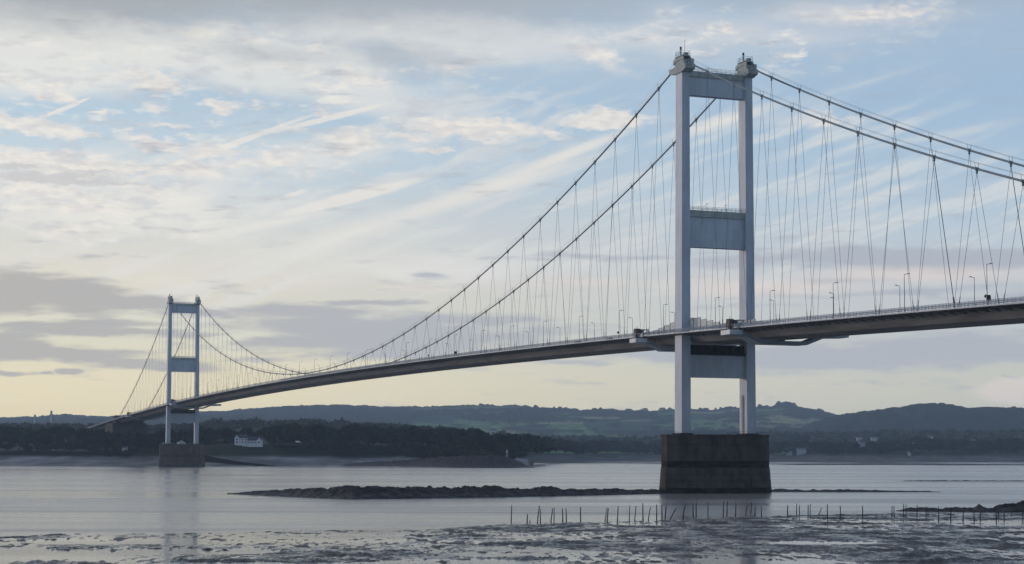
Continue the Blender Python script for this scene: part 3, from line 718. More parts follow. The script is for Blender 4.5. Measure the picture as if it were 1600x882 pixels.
# rocky ledges: strips with a foot line and a crest line
def ledge(name, foot, crest, back, dy, n, seed, rough=.5, lift=0):
    x0, x1 = foot[0][0], foot[-1][0]; P = np.linspace(x0, x1, n); yf = interp(P, foot); yc = interp(P, crest); m = 34; V = []
    rows = []
    for i in range(n):
        gx, gy = ground(float(P[i]), float(yf[i])); u = gx / gy
        ycrest = gy + dy * 0.5; zc = max(.05, zat(float(P[i]), float(yc[i]), ycrest))
        rows.append((u, gy, zc))
    rows = np.array(rows); s = np.linspace(0, 1, m)[:, None]
    Yg = rows[:, 1][None] - 1.5 + s * (dy + 1.5); Xg = rows[:, 0][None] * Yg
    shape = np.clip(np.minimum(sm(s / .5) ** .7, sm((1 - s) / .42)), 0, 1)
    nz = fbm(Xg / 2.0, Yg / 2.6, 5, seed, .68); edge = sm(np.minimum(np.arange(n), np.arange(n)[::-1]) / 25.0)[None]
    Z = rows[:, 2][None] * shape * (1 - rough * .5 + rough * nz) * edge * 1.04 + (nz - .5) * 1.1 * shape * edge - (1 - sm(shape * 6)) * .8
    V = np.stack([Xg, Yg, Z], -1).reshape(-1, 3)
    o = np_mesh(name, V, grid_faces(m, n), M['rock'], False); o['kind'] = 'structure'; return o
ledge('rock_ledge', [(355, 773), (400, 774.5), (450, 776.5), (500, 779), (550, 780.5), (650, 779.5), (760, 777.5), (830, 776), (930, 774.5), (1045, 772)],
      [(355, 772), (400, 768.5), (450, 766.5), (500, 764.5), (550, 761.5), (600, 763), (700, 763.5), (740, 762.5), (770, 761), (800, 765), (828, 766), (845, 761.5), (862, 762), (880, 766), (930, 765.5), (1045, 766.5)], None, 26, 900, 301)
ledge('rock_ledge', [(1190, 769), (1300, 769.5), (1400, 769.5), (1470, 769.6)], [(1190, 765.5), (1220, 764.5), (1260, 766.3), (1350, 766), (1400, 767.3), (1440, 768), (1470, 769)], None, 14, 360, 303)
ledge('rock_ledge', [(1400, 799.5), (1450, 800), (1500, 800.5), (1560, 801), (1600, 801), (1700, 801)], [(1400, 798), (1420, 794.5), (1440, 794), (1470, 796), (1500, 794.5), (1520, 795), (1531, 790.5), (1545, 795), (1570, 789.5), (1600, 785), (1700, 779)], None, 12, 420, 305)
ledge('rock_ledge', [(520, 728.8), (600, 729), (640, 729.5), (700, 731), (760, 731.5), (800, 731.5), (836, 731)], [(520, 728), (560, 724), (600, 722), (650, 719), (690, 716.5), (730, 714), (770, 714), (795, 717), (815, 723), (836, 729.5)], None, 90, 300, 307)
ledge('mud_bar', [(1205, 727), (1300, 727), (1450, 726.6), (1700, 726)], [(1205, 725.8), (1300, 725.6), (1450, 725.2), (1700, 725)], None, 30, 240, 309, .3)
ledge('mud_bar', [(1395, 752.2), (1450, 752.4), (1700, 752.6)], [(1395, 751.7), (1450, 751.4), (1700, 751.6)], None, 4, 300, 311, .6)
# slipway wall running from the far pier
mb = MB()
pts = [(296, 703, 1640), (330, 714, 1612), (370, 721, 1588), (430, 728.2, 1560)]
P3 = [(uat(px) * Yd, Yd, zat(px, py, Yd)) for px, py, Yd in pts]
for (a, b) in zip(P3[:-1], P3[1:]): mb.hexa([(a[0], a[1] - 3, -1), (b[0], b[1] - 3, -1), (b[0], b[1] + 3, -1), (a[0], a[1] + 3, -1)], [(a[0], a[1] - 3, a[2]), (b[0], b[1] - 3, b[2]), (b[0], b[1] + 3, b[2]), (a[0], a[1] + 3, a[2])])
o = mb.build('slipway', M['slip']); tag(o, 'dark stone slipway running down the beach right of the far pier', 'slipway')

# ------------------------------------------------------------------ stakes
ST = [(799, 816.5, 799.5, 790.5), (823.5, 816.8, 824, 804), (828, 816.5, 828.3, 813.5), (839.5, 817, 842.5, 791), (844.5, 817.3, 844, 796), (860.5, 817, 863.5, 795), (865.7, 816.5, 865.7, 794), (879.5, 817, 879, 795.5), (885, 816, 884.3, 795), (907.2, 815.5, 907.2, 793), (945, 815, 948.5, 794), (948.5, 814.8, 950.5, 795), (964.5, 814, 966, 791.5), (983, 813.5, 984, 791.5), (991.5, 813, 994, 791.5), (1004.7, 812.5, 1004.3, 787), (1012.5, 812, 1016.5, 793), (1026, 812, 1026, 789), (1034.5, 811, 1034, 789.5), (1039, 811, 1041.3, 790.5), (1046.5, 811, 1056, 796), (1066.5, 810, 1071, 788), (1083, 809.5, 1083, 787.5), (1087.5, 810, 1088, 786), (1106.3, 809, 1106.3, 785), (1130, 807, 1131, 785), (1135.5, 807, 1136.7, 783.5), (1149.5, 808, 1150, 785), (1165, 804, 1167.5, 790), (1173, 804, 1174.5, 786), (1179, 806.5, 1180.5, 792), (1189.7, 806.5, 1189.7, 792), (1230, 807, 1231, 790), (1244.5, 807, 1245, 788), (1249, 807, 1249, 790), (1262.5, 808, 1263, 789.5), (1265.5, 808, 1266.5, 788.5), (1278, 806, 1284, 794), (1293, 810, 1293, 789), (1313, 810, 1313, 791), (1347.5, 809, 1348, 791), (1393.5, 808, 1394, 791), (1397, 808, 1397, 791), (1412, 808, 1412.3, 788), (1415.5, 808, 1416, 789.5), (1432.5, 808.5, 1433, 790), (1447, 809, 1447.3, 792), (1450, 809, 1450, 793), (1466.5, 815.5, 1467, 792), (1485.5, 814, 1486, 795), (1504.8, 813.5, 1505, 800), (1522, 814, 1522, 803), (1531.5, 814, 1532, 800.5), (1556.5, 813, 1557, 800), (1560, 809, 1560, 801), (1569, 811, 1569, 801), (1580, 808, 1580, 801), (1598, 811, 1598, 800)]
def nth(n): return ordn[n - 1]
st_objs = []
for i, (bx, by, tx, ty) in enumerate(ST):
    gx, gy = ground(bx, by, .12); hh = zat(tx, ty, gy) + .05; dx = (tx - bx) * gy / F
    ln = dx / max(.3, hh); look = ('steeply leaning' if abs(ln) > .35 else 'leaning' if abs(ln) > .1 else 'upright')
    tall = 'tall ' if hh > 2.75 else 'short ' if hh < 2.0 else ''
    mb = MB(); r = .085 + .03 * random.random(); k = 5; ptz = []
    for j in range(k + 1):
        f = j / k; ptz.append(Vector((gx + dx * f + (random.random() - .5) * .05, gy + (random.random() - .5) * .12, -.6 * (1 - f) * (j == 0) + hh * f)))
    for j in range(k): mb.tube(ptz[j], ptz[j + 1], r * (1.15 - .35 * j / k), r * (1.15 - .35 * (j + 1) / k), 7)
    o = mb.build('wooden_stake', M['wood'])
    st_objs.append(o)
    n = i + 1
    if bx < 1027: place = "before the rock ledge, %s from the row's left end" % nth(n)
    elif bx < 1204:
        m = sum(1 for s in ST if 1030 <= s[0] <= bx); place = "before the near pier, %s from its left edge" % nth(max(1, m))
    elif bx < 1420:
        m = sum(1 for s in ST if 1204 <= s[0] <= bx); place = 'right of the near pier, %s from it' % nth(m)
    else:
        m = sum(1 for s in ST if bx <= s[0]); place = "before the right hand rocks, %s from the row's right end" % nth(m)
    if i == 2: tag(o, 'tiny broken stump beside the short stake near the left end of the row', 'stake', 'wooden stakes along the edge of the mud')
    else: tag(o, '%s%s wooden stake %s' % (tall, look, place), 'stake', 'wooden stakes along the edge of the mud')
a, b = ST[25], ST[26]; ga = ground(a[0], a[1], .12); gb = ground(b[0], b[1], .12)
mb = MB(); mb.tube((ga[0], ga[1], 1.35), (gb[0], gb[1], 1.2), .05, k=5); o = mb.build('crossbar', M['wood'], None); o.parent = st_objs[26]

# ------------------------------------------------------------------ trees
def crown(c, r, h, n, size, seed):
    """leaf clumps through the volume of a lumpy crown; returns vertices, quads, colours"""
    g = np.random.default_rng(seed); lobes = 9; lc = g.normal(size=(lobes, 3)); lc /= np.linalg.norm(lc, axis=1)[:, None]
    lc[:, 2] = np.abs(lc[:, 2]) * 1.0 - .25; lc *= np.array([r * .55, r * .55, h * .34]); lr = r * (.38 + .22 * g.random(lobes))
    k = g.integers(0, lobes, n); d = g.normal(size=(n, 3)); d /= np.linalg.norm(d, axis=1)[:, None]; rad = lr[k] * (.55 + .5 * g.random(n) ** .5)
    p = lc[k] + d * rad[:, None] * np.array([1, 1, min(1.15, h / (2 * r) + .25)]); p[:, 2] += h * .55
    a = g.normal(size=(n, 3)); a /= np.linalg.norm(a, axis=1)[:, None]; b = np.cross(a, d); b /= np.linalg.norm(b, axis=1)[:, None] + 1e-6
    s = size * (.6 + .8 * g.random(n))[:, None]
    V = np.stack([p - a * s - b * s * .7, p + a * s - b * s * .7, p + a * s * .8 + b * s * .7, p - a * s * .8 + b * s * .7], 1).reshape(-1, 3) + np.array(c)
    shade = np.repeat(.7 + .6 * g.random(lobes)[k], 4)
    return V, np.arange(4 * n).reshape(-1, 4), shade
FRONT = [(-200, 664), (0, 662), (30, 665), (60, 668), (100, 664), (130, 666), (150, 667), (175, 676), (225, 678), (240, 674), (262, 672), (320, 668), (350, 668), (372, 674), (400, 675), (415, 668), (450, 663), (500, 662), (515, 669), (530, 669), (545, 664), (556, 659), (570, 664), (600, 667), (625, 668), (640, 664), (655, 664), (665, 670), (680, 668), (740, 668), (748, 666), (756, 674), (760, 677), (830, 678), (870, 681), (900, 686), (915, 689), (930, 688), (950, 686), (970, 687), (1000, 690), (1030, 692), (1205, 690), (1240, 688), (1260, 689), (1300, 690), (1340, 691), (1380, 688), (1400, 686), (1440, 682), (1470, 684), (1500, 686), (1545, 687), (1560, 682), (1570, 686), (1600, 684), (1900, 684)]
TREEY = [(-300, 1740), (160, 1740), (330, 1790), (620, 1790), (720, 1720), (800, 1700), (830, 1760), (870, 2300), (930, 2950), (1000, 3050), (1900, 3050)]
tone_kinds = np.array([[.018, .022, .010], [.022, .028, .012], [.028, .024, .012], [.015, .020, .011], [.036, .042, .018]])
def scatter(n, pxr, ypos, topf, rr, hh, nleaf, size, seed, avoid=(), base=None, tones=tone_kinds):
    g = np.random.default_rng(seed); VV = []; QQ = []; CC = []; off = 0
    for i in range(n):
        px = g.uniform(*pxr); Yd = ypos(px, g); x = (px - 802) / F * Yd
        if any(a <= px <= b and ya <= Yd <= yb_ for a, b, ya, yb_ in avoid): continue
        z0 = hz(x, Yd); r = g.uniform(*rr); top = zat(px, topf(px), Yd) - g.uniform(0, 3.2) if topf else z0 + g.uniform(*hh)
        h = top - z0 + 1; z0 = max(z0, 2.0) if Yd < 1670 else z0
        if h < 3: h = g.uniform(3, 5)
        hv = min(h, g.uniform(*hh)); zz = z0 + h - hv - .5
        if zz > z0 + 2.5: zz = z0 + (h - hv) * .8
        V, Q, sh = crown((x, Yd, zz), r, hv, nleaf, size, int(g.integers(1e9)))
        t = tones[g.integers(len(tones))] * g.uniform(.6, 2.1)
        VV.append(V); QQ.append(Q + off); CC.append(t[None] * sh[:, None]); off += len(V)
    return np.concatenate(VV), np.concatenate(QQ), np.concatenate(CC)
A1 = [(362, 424, 1600, 1795)]
parts = []
parts.append(scatter(330, (-150, 835), lambda p, g: interp(p, TREEY) + g.uniform(-15, 60), lambda p: interp(p, FRONT) + .5, (6, 10), (13, 19), 330, .75, 501, A1))
parts.append(scatter(260, (-150, 835), lambda p, g: interp(p, TREEY) + g.uniform(-45, 5), lambda p: interp(p, FRONT) + 12, (5, 8), (9, 14), 240, .75, 502, A1 + [(225, 330, 1500, 1720)]))
parts.append(scatter(260, (-150, 830), lambda p, g: interp(p, TREEY) + g.uniform(-62, -35), lambda p: interp(p, FRONT) + 26, (3.5, 6), (5, 8), 150, .7, 503, A1 + [(225, 330, 1500, 1720)]))
parts.append(scatter(90, (640, 805), lambda p, g: interp(p, [(640, 1650), (720, 1600), (805, 1600)]) + g.uniform(-8, 60), lambda p: interp(p, [(640, 704), (720, 702), (770, 705), (805, 713)]), (3, 6), (4, 8), 150, .7, 507))
parts.append(scatter(430, (830, 1750), lambda p, g: interp(p, TREEY) + g.uniform(-10, 90), lambda p: interp(p, FRONT), (7, 12), (14, 22), 130, 1.25, 504))
parts.append(scatter(380, (830, 1750), lambda p, g: interp(p, TREEY) + g.uniform(-60, 0), lambda p: interp(p, FRONT) + 9, (6, 10), (9, 14), 100, 1.2, 505))
V = np.concatenate([p[0] for p in parts]); off = np.cumsum([0] + [len(p[0]) for p in parts[:-1]]); Q = np.concatenate([p[1] + o_ for p, o_ in zip(parts, off)]); C = np.concatenate([p[2] for p in parts])
o = np_mesh('woodland', V, Q, M['leaf'], False, C); tag(o, 'dark belt of broadleaf woodland along the far bank', 'woodland', kind='stuff')
MIDT = [(-200, 656), (0, 660), (100, 660), (160, 662), (230, 664), (318, 660), (335, 654), (345, 654), (352, 658), (365, 656), (380, 655), (392, 653), (400, 652), (410, 654), (418, 658), (440, 655), (470, 655), (500, 655), (520, 658), (535, 656), (560, 662), (600, 660), (640, 664), (700, 666), (760, 668), (830, 676), (1300, 686)]
parts = [scatter(520, (-100, 700), lambda p, g: g.uniform(2500, 3150), lambda p: interp(p, MIDT) + 1, (7, 12), (13, 20), 90, 1.5, 601, tones=tone_kinds * 2.1),  # leaf colours lightened to stand in for distance haze, likewise below
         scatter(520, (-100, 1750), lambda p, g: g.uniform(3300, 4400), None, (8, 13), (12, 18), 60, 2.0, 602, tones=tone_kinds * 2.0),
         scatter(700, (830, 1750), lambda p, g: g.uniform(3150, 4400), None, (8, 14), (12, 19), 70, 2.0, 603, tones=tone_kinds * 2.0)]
V = np.concatenate([p[0] for p in parts]); off = np.cumsum([0] + [len(p[0]) for p in parts[:-1]]); Q = np.concatenate([p[1] + o_ for p, o_ in zip(parts, off)]); C = np.concatenate([p[2] for p in parts])
o = np_mesh('woodland', V, Q, M['leaf'], False, C); tag(o, 'hazy woods rising behind the far bank towards the hills', 'woodland', kind='stuff')

def tree(px, ytop, Yd, r, label, seed, cone=False, z0=None, nleaf=700):
    x = uat(px) * Yd; z0 = hz(x, Yd) if z0 is None else z0; top = zat(px, ytop, Yd); h = top - z0
    e = empty('tree', (x, Yd, z0))
    mb = MB(); mb.tube((0, 0, -.5), (0, 0, h * .45), r * .07, r * .045, 8); mb.tube((0, 0, h * .45), (0, 0, h * .85), r * .045, r * .015, 6)
    g = random.Random(seed)
    for k in range(6):
        a = g.uniform(0, 6.28); zz = h * g.uniform(.3, .65); mb.tube((0, 0, zz), (math.cos(a) * r * .7, math.sin(a) * r * .7, zz + h * .2), r * .03, r * .01, 5)
    mb.build('trunk', M['bark'], e)
    if cone:
        gg = np.random.default_rng(seed); n = nleaf; f = gg.random(n) ** .7; a = gg.random(n) * 6.283; rad = r * (1 - f * .95) * (.6 + .4 * gg.random(n)); p = np.stack([np.cos(a) * rad, np.sin(a) * rad, h * (.08 + f * .92)], 1)
        d = gg.normal(size=(n, 3)); d /= np.linalg.norm(d, axis=1)[:, None]; b = np.cross(d, [0, 0, 1]); s = .7
        V = np.stack([p - d * s, p + b * s, p + d * s, p - b * s], 1).reshape(-1, 3); Q = np.arange(4 * n).reshape(-1, 4); sh = np.repeat(.7 + .5 * gg.random(n), 4)
    else: V, Q, sh = crown((0, 0, h * .12), r, h * .84, nleaf, .7, seed)
    c = np_mesh('crown', V, Q, M['leaf'], False, tone_kinds[seed % 5][None] * sh[:, None]); c.parent = e
    tag(e, label, 'tree', 'prominent trees on the far bank'); return e
tree(555, 658.5, 1745, 9.5, 'tallest rounded tree of the far bank, right of the white house', 11)
tree(643, 663, 1740, 8, 'round topped tree on the far bank below the middle of the deck', 12)
tree(748, 665.5, 1715, 5.5, 'tall narrow tree left of the white beacon on the point', 13)
tree(458, 661.5, 1765, 10, 'broad dark tree behind the garden right of the white house', 14)
tree(496, 661.5, 1770, 10, 'broad flat topped tree between the white house and the tallest tree', 15)
tree(386, 669, 1815, 8, 'dark tree rising directly behind the white house', 16)
tree(352, 669, 1790, 8, 'bushy dark tree just left of the white house', 17)
tree(428, 671, 1735, 7, 'bushy tree at the right gable of the white house', 18)
tree(100, 663, 1750, 10, 'broad tree on the far bank below the small distant pylons', 19)
tree(30, 663.5, 1750, 10, 'broad tree on the far bank near the left edge of the view', 20)
tree(1560, 681.5, 3040, 9, 'dark tree standing above the right hand shore near the picture edge', 21)
tree(1440, 681, 3035, 12, 'rounded tree above the long white building on the right shore', 22)
tree(345, 652.5, 2780, 9, 'distant pointed conifer group left above the white house', 23, True)
tree(400, 651.5, 2780, 7, 'distant narrow conifer above the white house', 24, True)
tree(470, 652.5, 2780, 8, 'distant pointed conifer above the broad dark tree', 25, True)
tree(534, 652, 2780, 8, 'distant pointed conifer left of the tallest near tree', 26, True)

# ------------------------------------------------------------------ houses
def house(px, ybase, Yd, w, d, h, rh, label, wallm='wall', gables=0, rows=1, cols=3, group=None, rz=0, cat='house', sunk=3):
    x = uat(px) * Yd; z = zat(px, ybase, Yd); e = empty('house', (x, Yd, z), rz)
    mb = MB(); mb.box(-w / 2, w / 2, -d / 2, d / 2, -sunk, h)
    mb.prism([(-d / 2, h), (d / 2, h), (0, h + rh)], -w / 2, w / 2, 'x'); mb.build('wall', M[wallm], e)
    mb = MB(); o_ = .35
    for s in (-1, 1):
        a = [(-w / 2 - o_, s * (d / 2 + o_), h - .1), (w / 2 + o_, s * (d / 2 + o_), h - .1), (w / 2 + o_, 0, h + rh + .15), (-w / 2 - o_, 0, h + rh + .15)]
        mb.hexa(a, [(p[0], p[1], p[2] + .18) for p in a])
    rf = mb.build('roof', M['slate'], e)
    if w > 9:
        mb = MB(); mb.box(w * .3, w * .3 + .9, -.5, .5, h + rh - .6, h + rh + 1.3); mb.build('chimney', M['brick'], rf)
    for r in range(rows):
        for c in range(cols):
            xx = -w / 2 + w * (c + .5) / cols; zz = .8 + r * 2.7
            mb = MB(); mb.box(xx - .6, xx + .6, -d / 2 - .05, -d / 2 + .05, zz, zz + 1.3); mb.build('window', M['glass'], e)
    for gx in ([] if not gables else gables):
        mb = MB(); mb.box(gx - 2.3, gx + 2.3, -d / 2 - 1.4, -d / 2 + .1, -sunk, h); mb.prism([(gx - 2.3, h), (gx + 2.3, h), (gx, h + rh * .85)], -d / 2 - 1.4, 0); mb.build('gable', M[wallm], e)
        mb = MB()
        for s in (-1, 1):
            a = [(gx + s * 2.6, -d / 2 - 1.7, h - .1), (gx + s * 2.6, 0, h - .1), (gx, 0, h + rh * .85 + .1), (gx, -d / 2 - 1.7, h + rh * .85 + .1)]; mb.hexa(a, [(p[0], p[1], p[2] + .16) for p in a])
        mb.build('gable_roof', M['slate'], e)
        for zz in (.8, 3.5):
            if zz + 1.3 < h + 1: mb = MB(); mb.box(gx - .8, gx + .8, -d / 2 - 1.46, -d / 2 - 1.38, zz, zz + 1.3); mb.build('window', M['glass'], e)
    tag(e, label, cat, group); return e
house(377, 693.5, 1722, 12.5, 8, 5.6, 3.0, 'white two storey house with a front gable beside the far river bank', gables=[-3.6], rows=2, cols=4)
house(398.5, 694, 1720, 14, 8, 3.4, 3.6, 'long low white house with a big slate roof, joined on the right', gables=[4.6], rows=1, cols=6)
house(353.5, 683, 1800, 4, 5, 2.4, 1.4, 'tiny white outbuilding among trees left of the white house', rows=1, cols=1)
house(345, 694, 1735, 6, 5, 2.6, 1.6, 'small pale cottage half hidden by trees left of the white house', 'brick', rows=1, cols=2)
mb = MB(); e = empty('garden_wall', (uat(437) * 1712, 1712, zat(437, 693.5, 1712)))
mb.box(-15, 15, -.3, .3, -1.5, -.1); mb.build('wall', M['anchor'], e); tag(e, 'low pale wall running right from the white house', 'wall')
e = empty('flagpole', (uat(433) * 1712, 1712, zat(433, 693, 1712))); mb = MB(); mb.tube((0, 0, -2), (0, 0, 7), .12, .07, 6); mb.build('pole', M['fascia'], e)
mb = MB(); mb.tube((0, 0, 7), (0, 0, 7.3), .2, .1, 8); mb.build('finial', M['fascia'], e); tag(e, 'thin white flagpole standing in the garden right of the white house', 'flagpole')
e = empty('van', (uat(465.5) * 1712, 1712, zat(465.5, 692.5, 1712))); mb = MB(); mb.prism([(-2.4, .4), (2.4, .4), (2.4, 1.2), (1.7, 1.3), (1.2, 2.1), (-2.4, 2.1)], -.95, .95); mb.build('body', M['wall'], e)
for xx in (-1.5, 1.4):
    for yy in (-.9, .9): mb = MB(); mb.tube((xx, yy - .1, .4), (xx, yy + .1, .4), .4, k=10); mb.build('wheel', M['black'], e)
mb = MB(); mb.prism([(1.25, 1.35), (1.68, 1.33), (1.28, 1.95), (1.2, 1.95)], -.97, .97); mb.build('windscreen', M['glass'], e); tag(e, 'white van parked on the grass right of the white house and its wall', 'van')
town = [(418, 664.5, 2700, 12, 'pale cottage among the hazy trees above the white house'), (436, 663, 2750, 7, 'small white cottage right of the pale one among hazy trees'), (465, 661, 2790, 7, 'white speck of a house above the broad dark tree'), (512, 662, 2800, 7, 'white speck of a house left of the tallest tree'), (195, 702, 1700, 5, 'small white hut below the far anchorage'),
        (770, 674, 3300, 16, 'pale farmhouse on the slope above the point'), (1233, 704, 3000, 12, 'low white building on the shore just right of the near pier'), (1252, 704, 2995, 20, 'longer low white building on the shore right of the near pier'),
        (1268, 692, 3150, 9, 'white house among trees above the two low shore buildings'), (1347, 694, 3080, 12, 'bright white house below the gap between the two hills'), (1402, 696, 3060, 16, 'pale terrace left of the long white building'), (1418, 696.5, 3050, 9, 'small white house beside the pale terrace'), (1438, 695.5, 3050, 34, 'long white building on the right hand shore below the dark hill'), (1343, 686, 3500, 14, 'pale house high among trees below the gap between the hills'), (1366, 686, 3550, 16, 'wide pale house among trees left of the dark hill foot'), (1455, 684, 3400, 9, 'white house in the trees above the long white building'), (1521, 690, 3200, 8, 'white house near the right edge among dark trees'), (1421, 709, 2950, 5, 'tiny white hut at the foot of the right hand trees')]
for k, (px, yb_, Yd, w, lab) in enumerate(town): house(px, yb_, Yd, w * .8, 7, 3.0 if w > 6 else 1.6, 1.3, lab, 'far_white', rows=1, cols=max(1, int(w / 4)), group='white houses dotted along the far shore', sunk=12)

# white beacon on the point
e = empty('navigation_beacon', (uat(792) * 1560, 1560, zat(792, 718, 1560))); mb = MB(); 
for s in (-1, 1):
    for r in (-1, 1): mb.tube((s * 1.2, r * 1.2, -4), (s * .5, r * .5, 6.5), .14, k=5)
for zz in (1, 3.5, 6): 
    q_ = 1.2 - .7 * (zz + 4) / 10.5
    for s in (-1, 1): mb.tube((-q_, s * q_, zz), (q_, s * q_, zz), .09, k=4); mb.tube((s * q_, -q_, zz), (s * q_, q_, zz), .09, k=4)
mb.build('lattice_frame', M['wall'], e)
mb = MB(); mb.box(-1, 1, -1, 1, 6.5, 7); mb.build('platform', M['wall'], e)
mb = MB(); mb.tube((0, 0, 7), (0, 0, 9), .5, .45, 10); mb.build('lantern', M['glow'], e); tag(e, 'small white navigation beacon on the rocky point of the far bank', 'beacon')

# masts on the wooded hill top
for px, yt, lab in ((1214.5, 627, 'left and taller of two thin masts on the wooded hill top'), (1228, 628.5, 'right of two thin masts on the wooded hill top')):
    x = uat(px) * (YR - 30); z0 = zat(px, 641, YR - 30); z1 = zat(px, yt, YR - 30); e = empty('radio_mast', (x, YR - 30, z0)); h_ = z1 - z0
    mb = MB()
    for a in range(3): an_ = a * 2.094; mb.tube((math.cos(an_) * 1.1, math.sin(an_) * 1.1, 0), (math.cos(an_) * .5, math.sin(an_) * .5, h_), .22, .14, 4)
    for k in range(10): zz = h_ * k / 10; q_ = 1.1 - .6 * k / 10; mb.tube((q_, 0, zz), (-q_ / 2, q_ * .86, zz + h_ / 10), .12, k=4); mb.tube((-q_ / 2, -q_ * .86, zz), (q_, 0, zz + h_ / 10), .12, k=4)
    mb.build('lattice_mast', M['dark_steel'], e); mb = MB(); mb.tube((0, 0, h_ * .86), (0, 0, h_ * .9), 1.4, k=8); mb.build('dish_cluster', M['rail'], e)
    tag(e, lab, 'mast', 'radio masts on the hill top')

# distant cable-stayed bridge
cs = empty('cable_stayed_bridge', (uat(66) * 3400, 3400, 0), .35); tag(cs, 'distant pale cable stayed bridge with two slender pylons, far left', 'bridge')
zd = 52
mb = MB(); mb.box(-180, 150, -10, 10, zd - 3, zd); mb.build('deck', M['deck'], cs)
for px, ytop in ((53, 648), (79.5, 642)):
    Yd = 3400 + (px - 66) * .55; x = (uat(px) * Yd - uat(66) * 3400) / math.cos(.35); zt = zat(px, ytop, Yd)
    mb = MB(); mb.tube((x, 0, 10), (x, 0, zt), 2.4, 1.5, 8); mb.box(x - 1.9, x + 1.9, -1.9, 1.9, zt - 6, zt - 1); py_ = mb.build('pylon', M['paint'], cs)
    mb = MB()
    for s in (-1, 1):
        for l_ in (32, 20): mb.tube((x, 0, zt - 3), (x + s * l_ * .55, 0, zd), .35, k=4)
    mb.build('stay', M['rope'], py_)

# ------------------------------------------------------------------ sky, sun, haze
HZD = 8.2e-5
SUN_EL, SUN_AZ = R(9), R(-62)             # azimuth measured from +Y (the view) towards +X
w = bpy.data.worlds.new('World'); sc.world = w; w.use_nodes = True; t = NT(w.node_tree)
for n in list(t.n): t.n.remove(n)
out = t.node('ShaderNodeOutputWorld'); bg = t.node('ShaderNodeBackground'); bg.inputs['Strength'].default_value = .1; t.l.new(bg.outputs[0], out.inputs[0])
sky = t.node('ShaderNodeTexSky', sky_type='NISHITA'); sky.sun_disc = False; sky.sun_elevation = SUN_EL; sky.sun_rotation = SUN_AZ; sky.air_density = 1.0; sky.dust_density = .6; sky.ozone_density = 1.6
tc = t.node('ShaderNodeTexCoord').outputs['Generated']; sp = t.node('ShaderNodeSeparateXYZ'); t.l.new(tc, sp.inputs[0]); DX, DY, DZ = sp.outputs
az = t.m('MULTIPLY', t.m('ARCTAN2', DX, DY), 180 / math.pi); el = t.m('MULTIPLY', t.m('ARCSINE', DZ), 180 / math.pi)
cb = t.node('ShaderNodeCombineXYZ'); t.l.new(az, cb.inputs[0]); t.l.new(el, cb.inputs[1]); AE = cb.outputs[0]
def p2s(px, py):
    d = Vector(ray(px, py)).normalized(); return math.degrees(math.atan2(d.x, d.y)), math.degrees(math.asin(d.z))
KD = 1600 / F * 180 / math.pi / 1600       # degrees per photo pixel
# turbulence shared by the clouds (degrees)
def vadd(a, b):
    n = t.node('ShaderNodeVectorMath', operation='ADD'); t.l.new(a, n.inputs[0]); t.put(n.inputs[1], b); return n.outputs[0]
def warp(scale, sx, sy, detail, ax_, ay_, rough=.55):
    n = t.node('ShaderNodeTexNoise'); t.l.new(t.scale(AE, sx, sy, 1), n.inputs['Vector']); n.inputs['Scale'].default_value = scale; n.inputs['Detail'].default_value = detail; n.inputs['Roughness'].default_value = rough
    s1 = vadd(n.outputs['Color'], (-.5, -.5, -.5)); return vadd(AE, t.scale(s1, ax_, ay_, 0))
P_soft = warp(.45, 1, 2.2, 3, 3.0, 1.2); P_puff = warp(1.1, 1, 2.0, 6, 1.9, .95, .62)
def blob(P, px, py, rx, ry, rot=0, amp=1.0):
    mp = t.node('ShaderNodeMapping', vector_type='TEXTURE'); t.l.new(P, mp.inputs[0]); c = p2s(px, py)
    mp.inputs['Location'].default_value = (c[0], c[1], 0); mp.inputs['Rotation'].default_value = (0, 0, R(rot)); mp.inputs['Scale'].default_value = (rx * KD, ry * KD, 1000)
    g = t.node('ShaderNodeTexGradient', gradient_type='SPHERICAL'); t.l.new(mp.outputs[0], g.inputs[0])
    return t.m('MULTIPLY', g.outputs['Fac'], amp) if amp != 1 else g.outputs['Fac']
def total(P, items):
    acc = None
    for it in items:
        b = blob(P, *it); acc = b if acc is None else t.m('MAXIMUM', acc, b)
    return acc
def S10(c): return tuple(x * 10 for x in srgb(*c))
# clear sky: the physical sky, toned down to dusk level
base = t.mix(1.0, sky.outputs[0], (1.0, 1.0, 1.0), 'MULTIPLY')
# clouds everywhere (also behind the viewer): noise on the direction itself
dirv = t.scale(tc, 1, 1, 3.2)
N1 = t.noise(dirv, 3.2, 7, .58); N2 = t.noise(dirv, 16, 6, .6); N3 = t.noise(t.scale(tc, 1, 1, 6.5), 9, 6, .6)
hfade = t.ramp(el, -2, 30)
lr = t.ramp(az, -17, 17)
GL = [(707, (250, 226, 168)), (640, (249, 229, 174)), (590, (241, 225, 182)), (520, (222, 216, 192)), (440, (228, 217, 198)), (350, (219, 217, 210)), (260, (198, 212, 221)), (190, (184, 206, 221)), (150, (178, 201, 219)), (90, (186, 203, 216)), (0, (170, 190, 208))]
GR = [(707, (198, 196, 178)), (640, (200, 198, 180)), (590, (200, 199, 186)), (520, (190, 194, 196)), (440, (192, 197, 204)), (350, (182, 199, 215)), (260, (166, 192, 216)), (190, (157, 187, 215)), (150, (155, 185, 214)), (90, (160, 187, 213)), (0, (162, 184, 208))]
